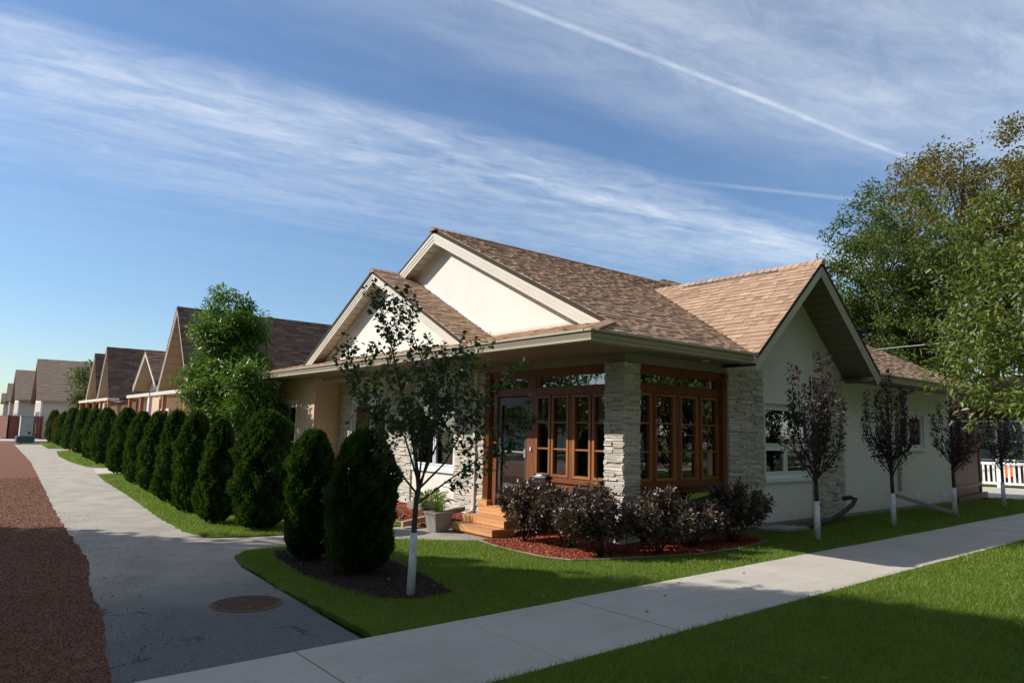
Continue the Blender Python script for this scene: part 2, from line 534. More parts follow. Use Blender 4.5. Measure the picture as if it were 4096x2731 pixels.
def tag(o, label=None, cat=None, group=None, kind=None):
    if label: o['label'] = label
    if cat: o['category'] = cat
    if group: o['group'] = group
    if kind: o['kind'] = kind
    return o


def thing(name, label, cat, loc=(0, 0, 0), group=None):
    o = bpy.data.objects.new(name, None)
    o.empty_display_size = 0.1
    COL.objects.link(o)
    o.location = loc
    return tag(o, label, cat, group)


class MB:
    """collects polygons (optionally with a per-face tone)"""
    def __init__(s):
        s.v, s.f, s.t, s.m = [], [], [], []

    def add(s, vs, fs, tn=0.5, mi=0):
        b = len(s.v)
        s.v += [tuple(v) for v in vs]
        for f in fs:
            s.f.append(tuple(i + b for i in f))
            s.t.append(tn)
            s.m.append(mi)

    def hexa(s, c8, tn=0.5, mi=0):
        s.add(c8, [(0, 3, 2, 1), (4, 5, 6, 7), (0, 1, 5, 4), (1, 2, 6, 5), (2, 3, 7, 6), (3, 0, 4, 7)], tn, mi)

    def box(s, x0, x1, y0, y1, z0, z1, tn=0.5, mi=0):
        s.hexa([(x0, y0, z0), (x1, y0, z0), (x1, y1, z0), (x0, y1, z0), (x0, y0, z1), (x1, y0, z1), (x1, y1, z1), (x0, y1, z1)], tn, mi)

    def prism(s, poly, vec, tn=0.5, mi=0):
        n = len(poly)
        v = Vector(vec)
        a = [Vector(p) for p in poly]
        b = [p + v for p in a]
        s.add(a + b, [tuple(range(n - 1, -1, -1)), tuple(range(n, 2 * n))] + [(i, (i + 1) % n, n + (i + 1) % n, n + i) for i in range(n)], tn, mi)

    def tube(s, pts, rad, n=8, tn=0.5, mi=0, cap=True):
        pts = [Vector(p) for p in pts]
        if not hasattr(rad, '__len__'):
            rad = [rad] * len(pts)
        rings = []
        ref = None
        for i, p in enumerate(pts):
            d = (pts[min(i + 1, len(pts) - 1)] - pts[max(i - 1, 0)]).normalized()
            if ref is None:
                ref = d.orthogonal().normalized()
            else:
                ref = (ref - d * ref.dot(d))
                ref = ref.normalized() if ref.length > 1e-6 else d.orthogonal().normalized()
            b = d.cross(ref)
            rings.append([p + (ref * math.cos(2 * math.pi * k / n) + b * math.sin(2 * math.pi * k / n)) * rad[i] for k in range(n)])
        vs = [q for r in rings for q in r]
        fs = []
        for i in range(len(rings) - 1):
            for k in range(n):
                a, b2 = i * n + k, i * n + (k + 1) % n
                fs.append((a, b2, b2 + n, a + n))
        if cap:
            fs.append(tuple(range(n - 1, -1, -1)))
            fs.append(tuple((len(rings) - 1) * n + k for k in range(n)))
        s.add(vs, fs, tn, mi)

    def build(s, name, mat, parent=None, smooth=False, local=False, bevel=0.0):
        me = bpy.data.meshes.new(name)
        me.from_pydata(s.v, [], s.f)
        for m in (mat if isinstance(mat, (list, tuple)) else [mat]):
            me.materials.append(MATS[m])
        me.polygons.foreach_set('material_index', s.m)
        at = me.attributes.new('tone', 'FLOAT', 'FACE')
        at.data.foreach_set('value', s.t)
        if smooth:
            me.polygons.foreach_set('use_smooth', [True] * len(s.f))
        me.update()
        o = bpy.data.objects.new(name, me)
        COL.objects.link(o)
        if parent is not None:
            o.parent = parent
            if not local:
                o.location = -wl(parent)
        if bevel > 0:
            md = o.modifiers.new('bevel', 'BEVEL')
            md.width = bevel
            md.segments = 2
            md.limit_method = 'ANGLE'
        return o


def fast_mesh(name, verts, faces, tones, mat, parent=None, local=False, smooth=False, link=True):
    """verts (N,3), faces (M,k) arrays"""
    me = bpy.data.meshes.new(name)
    nv, (nf, k) = len(verts), faces.shape
    me.vertices.add(nv)
    me.vertices.foreach_set('co', np.asarray(verts, np.float32).ravel())
    me.loops.add(nf * k)
    me.loops.foreach_set('vertex_index', faces.astype(np.int32).ravel())
    me.polygons.add(nf)
    me.polygons.foreach_set('loop_start', np.arange(0, nf * k, k, dtype=np.int32))
    me.materials.append(MATS[mat])
    at = me.attributes.new('tone', 'FLOAT', 'FACE')
    at.data.foreach_set('value', np.asarray(tones, np.float32))
    if smooth:
        me.polygons.foreach_set('use_smooth', [True] * nf)
    me.update(calc_edges=True)
    me.validate()
    if not link:
        return me
    o = bpy.data.objects.new(name, me)
    COL.objects.link(o)
    if parent is not None:
        o.parent = parent
        if not local:
            o.location = -wl(parent)
    return o


def copy_tree(o, parent=None):
    c = o.copy()
    COL.objects.link(c)
    c.parent = parent
    for ch in list(o.children):
        copy_tree(ch, c)
    return c


class Fr:
    """facade frame: s along the wall, t outwards, z up"""
    def __init__(s, kind, c):
        s.kind, s.c = kind, c

    def p(s, a, t, z):
        if s.kind == 'X':                   # wall facing -X at x = c, s runs along +Y
            return Vector((s.c - t, a, z))
        return Vector((a, s.c - t, z))      # wall facing -Y at y = c, s runs along +X

    def box(s, mb, s0, s1, t0, t1, z0, z1, tn=0.5, mi=0):
        P = s.p
        q = [P(s0, t0, z0), P(s1, t0, z0), P(s1, t1, z0), P(s0, t1, z0), P(s0, t0, z1), P(s1, t0, z1), P(s1, t1, z1), P(s0, t1, z1)]
        if s.kind == 'Y':
            q = [q[3], q[2], q[1], q[0], q[7], q[6], q[5], q[4]]
        mb.hexa(q, tn, mi)


def wall_open(fr, name, mat, parent, s0, s1, z0, z1, thick, holes):
    """wall with rectangular openings (s0,s1,z0,z1), one mesh"""
    mb = MB()
    ss = sorted({s0, s1, *[h[0] for h in holes], *[h[1] for h in holes]})
    for a, b in zip(ss[:-1], ss[1:]):
        hs = sorted([(h[2], h[3]) for h in holes if h[0] <= a + 1e-6 and h[1] >= b - 1e-6])
        z = z0
        for h0, h1 in hs:
            if h0 > z: fr.box(mb, a, b, -thick, 0, z, h0)
            z = h1
        if z < z1: fr.box(mb, a, b, -thick, 0, z, z1)
    return mb.build(name, mat, parent)


def window(fr, parent, s0, s1, z0, z1, cols, name='window', mat='white_vinyl', fw=0.05, trim=0.045, deep=0.04, blind=None, glass='glass'):
    """window part with frame, sashes, panes. cols: list of (s0,s1,z0,z1) glass openings"""
    mb = MB()
    f = fw
    # casing proud of the wall
    fr.box(mb, s0 - trim, s1 + trim, 0.003, 0.03, z1, z1 + trim * 1.6)
    fr.box(mb, s0 - trim, s1 + trim, 0.003, 0.045, z0 - trim * 1.4, z0)
    fr.box(mb, s0 - trim, s0, 0.003, 0.028, z0, z1)
    fr.box(mb, s1, s1 + trim, 0.003, 0.028, z0, z1)
    w = mb.build(name, mat, parent)
    sb = MB()
    ss = sorted({s0, s1, *[h[0] for h in cols], *[h[1] for h in cols]})
    for a, b in zip(ss[:-1], ss[1:]):
        z = z0
        for h0, h1 in sorted([(h[2], h[3]) for h in cols if h[0] <= a + 1e-6 and h[1] >= b - 1e-6]):
            if h0 > z: fr.box(sb, a, b, -deep - 0.03, -deep + 0.01, z, h0)
            z = h1
        if z < z1: fr.box(sb, a, b, -deep - 0.03, -deep + 0.01, z, z1)
    for a, b, c, d in cols:
        g = 0.03
        fr.box(sb, a - g, b + g, -deep + 0.01, -deep + 0.025, d, d + g)
        fr.box(sb, a - g, b + g, -deep + 0.01, -deep + 0.025, c - g, c)
        fr.box(sb, a - g, a, -deep + 0.01, -deep + 0.025, c, d)
        fr.box(sb, b, b + g, -deep + 0.01, -deep + 0.025, c, d)
    sb.build('frame', mat, w)
    for a, b, c, d in cols:
        pb = MB()
        fr.box(pb, a, b, -deep - 0.008, -deep - 0.002, c, d)
        pb.build('pane', glass, w)
    if blind:
        bb = MB()
        a, b, c, d = blind
        z = c
        while z < d:
            fr.box(bb, a, b, -deep - 0.11, -deep - 0.09, z, z + 0.022)
            z += 0.03
        bb.build('blind', 'shade_green', w)
    return w


# --------------------------------------------- shingles
def clip_poly(sub, clip):
    """Sutherland-Hodgman, both convex and counter-clockwise"""
    out = sub
    for i in range(len(clip)):
        ax, ay = clip[i]
        bx, by = clip[(i + 1) % len(clip)]
        inp, out = out, []
        if not inp:
            return []
        def side(p): return (bx - ax) * (p[1] - ay) - (by - ay) * (p[0] - ax)
        for j in range(len(inp)):
            p, q = inp[j], inp[(j + 1) % len(inp)]
            sp, sq = side(p), side(q)
            if sp >= 0: out.append(p)
            if (sp >= 0) != (sq >= 0):
                k = sp / (sp - sq)
                out.append((p[0] + (q[0] - p[0]) * k, p[1] + (q[1] - p[1]) * k))
    return out


def shingle_field(O, Uv, Vv, poly, expo=0.127, wmin=0.09, wmax=0.25, seed=1, grow=1.0):
    """list of (verts, faces, tone, centre, area) for a slope. poly in (u,v), counter-clockwise"""
    rg = random.Random(seed)
    O, Uv, Vv = Vector(O), Vector(Uv).normalized(), Vector(Vv).normalized()
    N = Uv.cross(Vv)
    if N.z < 0: N = -N
    flip = Uv.cross(Vv).z < 0
    us = [p[0] for p in poly]; vs = [p[1] for p in poly]
    res = []
    v = min(vs)
    while v < max(vs):
        u = min(us) - rg.random() * 0.3
        drift = rg.random() * 0.2
        while u < max(us):
            w = rg.uniform(wmin, wmax) * grow
            raised = rg.random() < 0.5
            q = clip_poly([(u, v), (u + w, v), (u + w, v + expo), (u, v + expo)], poly)
            if len(q) >= 3:
                t0 = (0.020 if raised else 0.011) * grow ** 0.5
                tn = min(1, max(0, rg.gauss(0.66 if raised else 0.40, 0.15)))
                top, bot = [], []
                for a, b in q:
                    base = O + Uv * a + Vv * b
                    h = t0 * (1 - 0.75 * (b - v) / expo) + 0.004
                    top.append(base + N * h)
                    bot.append(base - N * 0.004)
                n = len(q)
                if not flip:
                    fs = [tuple(range(n))] + [(i + n, (i + 1) % n + n, (i + 1) % n, i) for i in range(n)]
                else:
                    fs = [tuple(range(n - 1, -1, -1))] + [(i, (i + 1) % n, (i + 1) % n + n, i + n) for i in range(n)]
                c = sum(top, Vector()) / n
                ar = abs(sum(q[i][0] * q[(i + 1) % n][1] - q[(i + 1) % n][0] * q[i][1] for i in range(n))) / 2
                d = Vector((0, 0, 1.6)) - c
                see = ar * max(0.0, N.dot(d.normalized())) / d.length_squared
                res.append((top + bot, fs, tn, c, see))
            u += w
        v += expo
    return res


def lay_shingles(res, roof, mat, limit):
    """the largest `limit` as parts, the others joined into one"""
    res = sorted(res, key=lambda r: -r[4])
    for vs, fs, tn, c, see in res[:limit]:
        mb = MB()
        mb.add([v - c for v in vs], fs, tn)
        o = mb.build('shingle', mat, roof, local=True)
        o.location = c - wl(roof)
    rest = MB()
    for vs, fs, tn, c, see in res[limit:]:
        rest.add(vs, fs, tn)
    if rest.f:
        o = rest.build('shingles', mat, roof)
        o['kind'] = 'stuff'


def barge(fr, parent, pk, ft, t0, t1, depth, mat='trim_cream', name='bargeboard', drop=0.0):
    """rake board from peak to foot: three stepped strips. pk, ft: (s, z) on the roof line"""
    mb = MB()
    a, b = Vector((pk[0], pk[1])), Vector((ft[0], ft[1]))
    for k, (d0, d1, tt) in enumerate(((0.0, 0.33, 0.018), (0.33, 0.66, 0.009), (0.66, 1.0, 0.0))):
        z0, z1 = drop + depth * d0, drop + depth * d1
        q = [(a.x, a.y - z0), (b.x, b.y - z0), (b.x, b.y - z1), (a.x, a.y - z1)]
        poly = [fr.p(x, t0, z) for x, z in q]
        vec = fr.p(0, t1 + tt, 0) - fr.p(0, t0, 0)
        mb.prism(poly, vec)
    return mb.build(name, mat, parent)


# ================================================================== SETTING
def sheet(name, poly, z, mat, kind='structure', thick=0.0):
    mb = MB()
    if thick:
        mb.prism([(x, y, z - thick) for x, y in poly], (0, 0, thick))
    else:
        mb.add([(x, y, z) for x, y in poly], [tuple(range(len(poly)))])
    o = mb.build(name, mat)
    o['kind'] = kind
    return o


def ccw(poly):
    a = sum(poly[i][0] * poly[(i + 1) % len(poly)][1] - poly[(i + 1) % len(poly)][0] * poly[i][1] for i in range(len(poly)))
    return poly if a > 0 else poly[::-1]


sheet('ground', [(-900, -900), (900, -900), (900, 900), (-900, 900)], -0.06, 'earth')
PATH_L = [(0.95, 4.6), (1.01, 5.10), (1.12, 5.85), (1.23, 6.60), (1.37, 8.25), (1.56, 9.51), (1.65, 11.34), (1.83, 14.63), (2.24, 20.40), (3.14, 33.39), (4.38, 57.44)]


def wobble(pts, amp, step, seed):
    rg = random.Random(seed)
    out = []
    for a, b in zip(pts[:-1], pts[1:]):
        L = math.hypot(b[0] - a[0], b[1] - a[1])
        n = max(1, int(L / step))
        for i in range(n):
            k = i / n
            out.append((a[0] + (b[0] - a[0]) * k + rg.gauss(0, amp), a[1] + (b[1] - a[1]) * k + rg.gauss(0, amp)))
    out.append(pts[-1])
    return out


PL = wobble(PATH_L, 0.010, 0.16, 5)
sheet('gravel', ccw(PL + [(5.2, 62), (5.2, 66), (-7, 66), (-7, 4.6)]), 0.0, 'gravel_red')
sheet('gravel_far', [(-7, 75), (6.5, 75), (6.5, 66.02), (-7, 66.02)][::-1], 0.0, 'gravel_red')
sheet('crossing_road', [(-60, 66.4), (60, 66.4), (60, 72.6), (-60, 72.6)], 0.008, 'concrete')
sheet('gravel_beyond', [(-7, 75.02), (7, 75.02), (8, 190), (-8, 190)], 0.0, 'gravel_red')
path_poly = ccw([(x - 0.15, y) for x, y in PATH_L] + [(7.4, 57.4), (7.4, 8.4), (2.9, 8.4), (2.7, 4.9)])
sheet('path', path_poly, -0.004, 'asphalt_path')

# concrete sidewalk in slabs
sidewalk = bpy.data.objects.new('sidewalk', None)
COL.objects.link(sidewalk)
sidewalk['kind'] = 'structure'


def yn(x): return 3.70 + 0.0125 * (x - 3)
def yf(x): return 5.03 + 0.0142 * (x - 4)


edges = [-6.3, -4.9, -3.5, -2.1, -0.7, 0.74, 2.16, 3.605, 4.90, 6.49, 7.95, 9.4, 10.85, 12.3, 13.75, 15.2, 16.65, 18.1, 19.55, 21.0, 22.45, 23.9, 25.3, 26.8, 28.3, 29.8]
for i, (a, b) in enumerate(zip(edges[:-1], edges[1:])):
    g = 0.004
    mb = MB()
    lift = random.uniform(-0.003, 0.003)
    q = [(a + g, yn(a)), (b - g, yn(b)), (b - g, yf(b)), (a + g, yf(a))]
    mb.prism([(x, y, -0.08) for x, y in q], (0, 0, 0.095 + lift), tn=random.random())
    mb.build('slab', 'concrete', sidewalk, bevel=0.003)
mb = MB()
mb.prism([(-6.4, 3.6, -0.05), (30, 3.98, -0.05), (30, 5.35, -0.05), (-6.4, 4.9, -0.05)], (0, 0, 0.055))
mb.build('joint_bed', 'soil_dark', sidewalk)

LAWN_A = [(2.80, 5.015), (2.82, 5.4), (2.83, 6.1), (2.83, 6.94), (2.88, 7.65), (2.92, 8.34), (3.01, 8.94), (3.25, 9.26), (3.8, 9.36), (5.32, 9.15), (6.33, 8.42),
          (6.19, 7.82), (6.18, 7.34), (6.20, 6.84), (6.34, 6.50), (6.71, 6.34), (7.44, 6.10), (8.11, 5.91), (9.09, 5.88), (10.08, 6.06), (10.4, 6.5), (10.6, 6.98),
          (20.7, 7.0), (23.9, 7.05), (24.2, 6.5), (24.4, 5.32), (14, 5.165)]
LAWN_B = [(4.22, 10.39), (3.66, 10.50), (3.21, 10.66), (3.08, 11.47), (3.18, 13.54), (3.54, 17.91), (3.80, 22.06), (4.08, 24.83), (4.55, 25.12), (7.2, 25.1), (7.2, 14.2), (6.35, 11.1), (6.38, 10.36)]
LAWN_C = [(4.96, 28.2), (4.44, 29.2), (4.42, 33.1), (4.63, 38.1), (5.23, 44.0), (6.28, 46.0), (7.5, 46.0), (7.5, 28.2)]
LAWN_D = [(5.36, 48.8), (6.03, 59.9), (7.1, 62.0), (7.5, 62.0), (7.5, 48.8)]
LAWN_R = [(-6.4, 3.58), (3, 3.69), (30, 4.03), (40, 4.1), (40, -5.9), (-6.4, -5.9)]
for nm, pl in (('lawn_by_house', LAWN_A), ('lawn_strip', LAWN_B), ('lawn_second_yard', LAWN_C), ('lawn_third_yard', LAWN_D), ('boulevard_lawn', LAWN_R)):
    q_ = wobble(pl + pl[:1], 0.009, 0.13, 17)[:-1] if nm in ('lawn_by_house', 'lawn_strip') else pl
    sheet(nm, ccw(q_), 0.012, 'turf_base', thick=0.05)
SOIL = [(3.55, 9.05), (3.38, 8.6), (3.26, 7.41), (3.29, 6.64), (3.41, 6.06), (3.69, 5.83), (4.17, 5.90), (4.25, 6.35), (4.42, 7.2), (4.54, 8.35), (4.2, 9.1)]
sheet('soil_bed', ccw(wobble(SOIL + SOIL[:1], 0.02, 0.15, 3)[:-1]), 0.018, 'soil_dark')
MULCH_R = [(6.42, 8.45), (6.28, 8.4), (6.19, 7.82), (6.18, 7.34), (6.20, 6.84), (6.34, 6.50), (6.71, 6.34), (7.44, 6.10), (8.11, 5.91), (9.09, 5.88), (10.08, 6.06), (10.4, 6.5), (10.6, 7.0), (7.9, 7.02), (7.95, 8.5)]
sheet('mulch_bed', ccw(MULCH_R), 0.010, 'mulch_red', thick=0.05)
MULCH_L = [(7.97, 16.5), (7.26, 16.5), (7.2, 14.2), (6.35, 11.1), (6.38, 10.36), (6.62, 9.87), (6.81, 9.70), (7.97, 9.9)]
sheet('mulch_bed_by_window', ccw(MULCH_L), 0.010, 'mulch_red', thick=0.05)
sheet('driveway', [(24.4, 5.34), (24.2, 6.5), (23.9, 7.05), (23.6, 9.0), (29.4, 9.6), (31.6, 4.2), (24.4, 4.0)], 0.006, 'concrete')
sheet('walk_second_house', [(4.1, 25.1), (4.5, 28.3), (9, 28.3), (9, 25.1)], 0.004, 'concrete')
sheet('mulch_bed_by_bump', [(6.9, 16.52), (7.26, 16.52), (7.26, 20), (6.9, 20)], 0.024, 'mulch_red')
# street behind the camera (seen in the windows)
sheet('street', [(-60, -10.4), (70, -10.4), (70, -6.1), (-60, -6.1)], -0.02, 'road_asphalt')
for nm, y0, y1 in (('kerb', -6.08, -5.9), ('kerb', -10.6, -10.42)):
    mb = MB(); mb.box(-60, 70, y0, y1, -0.1, 0.09)
    o = mb.build(nm, 'concrete'); o['kind'] = 'structure'
sheet('far_boulevard', [(-60, -13.6), (70, -13.6), (70, -10.6), (-60, -10.6)], 0.02, 'turf_base')

# edging strips along the mulch beds
for lab, pts, zt in (('pale plastic lawn edging curving along the red mulch bed in front', [(6.30, 8.36), (6.19, 7.82), (6.17, 7.34), (6.19, 6.84), (6.33, 6.49), (6.70, 6.32), (7.43, 6.08), (8.10, 5.89), (9.08, 5.86), (10.08, 6.04)], 0.035),
                     ('pale plastic lawn edging between grass and mulch left of the steps', [(7.18, 14.2), (6.34, 11.1), (6.37, 10.36)], 0.035)):
    mb = MB()
    mb.tube([(x, y, zt - 0.008) for x, y in pts], 0.011, 6)
    tag(mb.build('lawn_edging', 'planter_grey'), lab, 'edging')


# ================================================================== MAIN HOUSE
FX = Fr('X', 7.97)
FY = Fr('Y', 7.0)
house = thing('bungalow', 'white stucco corner bungalow with stone column, wood framed sunroom and tan shingle gables', 'house', (7.97, 7.0, 0))

wall_open(FX, 'wall', 'stucco_white', house, 10.47, 16.54, 0.0, 2.82, 0.18, [(11.45, 12.95, 0.82, 2.2), (14.2, 15.85, 1.12, 2.2)])
wall_open(FY, 'wall', 'stucco_white', house, 10.5, 20.5, 0.0, 2.82, 0.18, [(11.66, 13.25, 0.86, 2.22), (17.1, 18.8, 1.42, 2.22)])
FB = Fr('X', 7.26)
mbw = wall_open(FB, 'wall', 'stucco_salmon', house, 16.54, 20.0, 0.0, 2.82, 0.18, [(17.6, 18.75, 0.66, 2.2)])
mbw['label'] = 'salmon stucco wall of the projecting bay at the far left end'
mb = MB()
mb.box(7.44, 7.97, 16.541, 16.72, 0, 2.82)
mb.build('wall', 'stucco_salmon', house)
mb = MB()
mb.box(20.32, 20.5, 7.18, 20.0, 0, 2.82)
mb.box(7.44, 20.32, 19.82, 20.0, 0, 2.82)
mb.build('rear_wall', 'stucco_white', house)
mb = MB()
mb.box(10.5, 10.62, 7.18, 10.47, 0, 2.82)       # wall between sunroom and house
mb.box(8.15, 10.62, 10.47, 10.6, 0, 2.82)
mb.build('sunroom_back_wall', 'stucco_white', house)
mb = MB()
mb.box(8.15, 20.3, 10.62, 19.8, 0.2, 0.28); mb.box(10.62, 20.3, 7.2, 10.6, 0.2, 0.28)
mb.box(8.05, 10.48, 7.2, 10.45, 0.2, 0.30)
mb.build('floor', 'interior_floor', house)
mb = MB()
mb.box(7.46, 20.3, 10.55, 19.8, 2.72, 2.8); mb.box(8.1, 20.3, 7.2, 10.55, 2.70, 2.78)
mb.build('ceiling', 'interior_wall', house)
# plinth line along the right wall
mb = MB()
mb.box(10.5, 20.5, 6.985, 7.0, 0.0, 0.09)
mb.build('foundation', 'beam_taupe', house)

# gable wall triangles
mb = MB()
WA, WZ0 = (12.63, 4.72), 2.82
mb.prism([FY.p(10.44, 0, WZ0), FY.p(14.83, 0, WZ0), FY.p(WA[0], 0, WA[1])], (0, 0.15, 0))
mb.build('gable_wall', 'stucco_white', house)
mb = MB()
mb.prism([(7.8, 7.35, 3.0), (7.8, 16.0, 3.0), (7.8, 16.0, 3.18), (7.8, 11.75, 5.47), (7.8, 7.35, 3.27)], (0.15, 0, 0))
mb.build('gable_wall', 'stucco_white', house)
mb = MB()
mb.prism([(7.2, 9.9, 3.0), (7.2, 16.3, 3.0), (7.2, 13.15, 4.73)], (0.15, 0, 0))
mb.build('gable_wall', 'stucco_white', house)

# ---- roof planes
MS = 0.278
roof_mb = MB()
TH = 0.078
YR, ZR = 11.75, 2.97 + 0.5 * (11.75 - 6.42)


def zmain(y): return 2.97 + 0.5 * (y - 6.42)
def zskirt(x): return 2.97 + MS * (x - 6.58)


dn = (0, 0, -TH)
HX = 6.58 + 0.92
HY = 6.42 + 0.5116
roof_mb.prism([(6.58, 6.42, 2.97), (10.38, 6.42, 2.97), (10.38, 7.1, zmain(7.1)), (HX, 7.1, zmain(7.1)), (HX, HY, zmain(HY))], dn)
roof_mb.prism([(14.88, 6.42, 2.97), (20.5, 6.42, 2.97), (20.5, 7.1, zmain(7.1)), (14.88, 7.1, zmain(7.1))], dn)
roof_mb.prism([(HX, 7.1, zmain(7.1)), (20.5, 7.1, zmain(7.1)), (20.5, YR, ZR), (HX, YR, ZR)], dn)
roof_mb.prism([(HX, YR, ZR), (20.5, YR, ZR), (20.5, 20.4, ZR - 0.5 * 8.65 + 0.6), (HX, 16.3, ZR - 0.5 * 4.55)][0:4], dn)
roof_mb.prism([(6.58, 6.42, 2.97), (7.82, 6.42 + 0.69, zskirt(7.82)), (7.82, 16.9, zskirt(7.82)), (6.58, 18.8, 2.97)], dn)
roof_mb.prism([(6.58, 18.8, 2.97), (7.82, 16.9, zskirt(7.82)), (9.0, 16.9, zskirt(7.82)), (9.0, 18.8, 2.97)], dn)
# wing
WX, WM = 12.63, 0.858
WZ = 2.97 + WM * 2.25
roof_mb.prism([(10.38, 6.3, 2.97), (WX, 6.3, WZ), (WX, 10.3, WZ), (10.38, 6.42, 2.97)], dn)
roof_mb.prism([(14.88, 6.3, 2.97), (14.88, 6.42, 2.97), (WX, 10.3, WZ), (WX, 6.3, WZ)], dn)
# second (lower) front gable
G2P, G2R, G2L = (13.15, 4.92), (9.68, 3.075), (16.57, 3.06)
roof_mb.prism([(6.88, G2R[0], G2R[1]), (7.82, G2R[0] + 0.47, G2R[1] + 0.25), (7.82, G2P[0], G2P[1]), (6.88, G2P[0], G2P[1])], dn)
roof_mb.prism([(6.88, G2L[0], G2L[1]), (6.88, G2P[0], G2P[1]), (15.0, G2P[0], G2P[1]), (15.0, G2L[0], G2L[1])], dn)
# rear raised hip
RB = [(14.9, 12.2, 5.72), (19.6, 12.2, 5.72), (19.6, 15.6, 5.4), (14.9, 15.6, 5.4)]
RT = [(16.35, 13.0, 6.16), (18.4, 13.0, 6.16)]
roof_mb.prism([RB[0], RB[1], RT[1], RT[0]], dn)
roof_mb.prism([RB[0], RT[0], RB[3]], dn)
roof_mb.prism([RB[1], RB[2], RT[1]], dn)
roof_mb.prism([RT[0], RT[1], RB[2], RB[3]], dn)
roof = roof_mb.build('roof', 'roof_edge', house)

S5 = math.hypot(1, 0.5)
SWm = math.hypot(1, WM)
SS = math.hypot(1, MS)
L1 = (YR - 6.42) * S5
res = []
e = 0.127
res += shingle_field((0, 6.42, 2.97), (1, 0, 0), (0, 1, 0.5), [(6.58, 0), (20.5, 0), (20.5, 4 * e), (HX, 4 * e)], seed=11)
res += shingle_field((0, 6.42, 2.97), (1, 0, 0), (0, 1, 0.5), [(HX, 4 * e), (20.5, 4 * e), (20.5, L1), (HX, L1)], seed=12)
res += shingle_field((10.38, 0, 2.97), (0, 1, 0), (1, 0, WM), [(6.29, 0), (6.44, 0), (10.3, 2.25 * SWm), (6.29, 2.25 * SWm)], seed=13)
res += shingle_field((6.58, 0, 2.97), (0, 1, 0), (1, 0, MS), [(6.42, 0), (18.8, 0), (16.9, 1.24 * SS), (7.1, 1.24 * SS)], seed=14)
G2M = (G2P[1] - G2R[1]) / (G2P[0] - G2R[0])
SG = math.hypot(1, G2M)
res += shingle_field((0, G2R[0], G2R[1]), (1, 0, 0), (0, 1, G2M), [(6.87, 0), (7.80, 0.53), (7.80, (G2P[0] - G2R[0]) * SG), (6.87, (G2P[0] - G2R[0]) * SG)], seed=15)
v1 = (Vector(RT[0]) - Vector(RB[0]))
res += shingle_field(RB[0], (1, 0, 0), (0, 0.8, 0.44), [(0, 0), (4.7, 0), (3.5, 0.91), (1.45, 0.91)], seed=16)
res = [r for r in res if not (10.8 < r[3].x < 14.5 and r[3].y < 6.42 + (2.25 - abs(r[3].x - WX)) / 0.583 - 0.35 and abs(r[3].z - zmain(r[3].y)) < 0.06)]
res = [r for r in res if not (10.36 < r[3].x < 14.9 and r[3].y < 7.12 and abs(r[3].z - zmain(r[3].y)) < 0.05 and r[3].z < 2.97 + WM * (2.25 - abs(r[3].x - WX)) + 0.01)]
lay_shingles(res, roof, 'shingle_tan', 300)


def ridge_caps(p0, p1, wid, slope, parent, mat, name='ridge_cap', step=0.15, limit=400):
    a, b = Vector(p0), Vector(p1)
    L = (b - a).length
    d = (b - a).normalized()
    sd = d.cross(Vector((0, 0, 1))).normalized()
    n = int(L / step)
    for i in range(n):
        mb = MB()
        p = a + d * (i * step)
        q = a + d * ((i + 1) * step + 0.05)
        h0, h1 = 0.026, 0.012
        tn = min(1, max(0, random.gauss(0.55, 0.18)))
        vs = []
        for c, h in ((p, h0), (q, h1)):
            vs += [c + sd * wid - Vector((0, 0, wid * slope - h)), c + Vector((0, 0, h + 0.008)), c - sd * wid - Vector((0, 0, wid * slope - h)),
                   c + sd * wid - Vector((0, 0, wid * slope + 0.01)), c - sd * wid - Vector((0, 0, wid * slope + 0.01))]
        mb.add([v - p for v in vs], [(0, 1, 6, 5), (1, 2, 7, 6), (0, 3, 4, 2, 1), (0, 5, 8, 3), (2, 4, 9, 7), (5, 6, 7, 9, 8)], tn)
        o = mb.build(name, mat, parent, local=True)
        o.location = p - wl(parent)


ridge_caps((WX, 6.28, WZ + 0.01), (WX, 10.2, WZ + 0.01), 0.085, WM, roof, 'shingle_tan')
ridge_caps((7.44, YR, ZR + 0.005), (15.4, YR, ZR + 0.005), 0.095, 0.5, roof, 'shingle_tan')
ridge_caps((6.56, 6.40, 2.975), (HX, 6.42 + 0.5116, zmain(6.9316) + 0.01), 0.11, 0.25, roof, 'shingle_tan', step=0.14)
ridge_caps((6.86, 13.15, 4.925), (7.75, 13.15, 4.925), 0.11, 0.53, roof, 'shingle_tan')
# low black ridge vents
mb = MB()
for p0, p1, w, s in (((WX, 7.15, WZ - 0.002), (WX, 9.4, WZ - 0.002), 0.125, WM), ((8.3, YR, ZR - 0.002), (13.4, YR, ZR - 0.002), 0.150, 0.5)):
    a, b = Vector(p0), Vector(p1)
    mb = MB()
    sd = (b - a).normalized().cross(Vector((0, 0, 1)))
    for sg in (1, -1):
        q = [a, b, b + sd * w * sg - Vector((0, 0, w * s)), a + sd * w * sg - Vector((0, 0, w * s))]
        mb.prism(q, (0, 0, 0.030))
    mb.build('ridge_vent', 'black_plastic', roof)

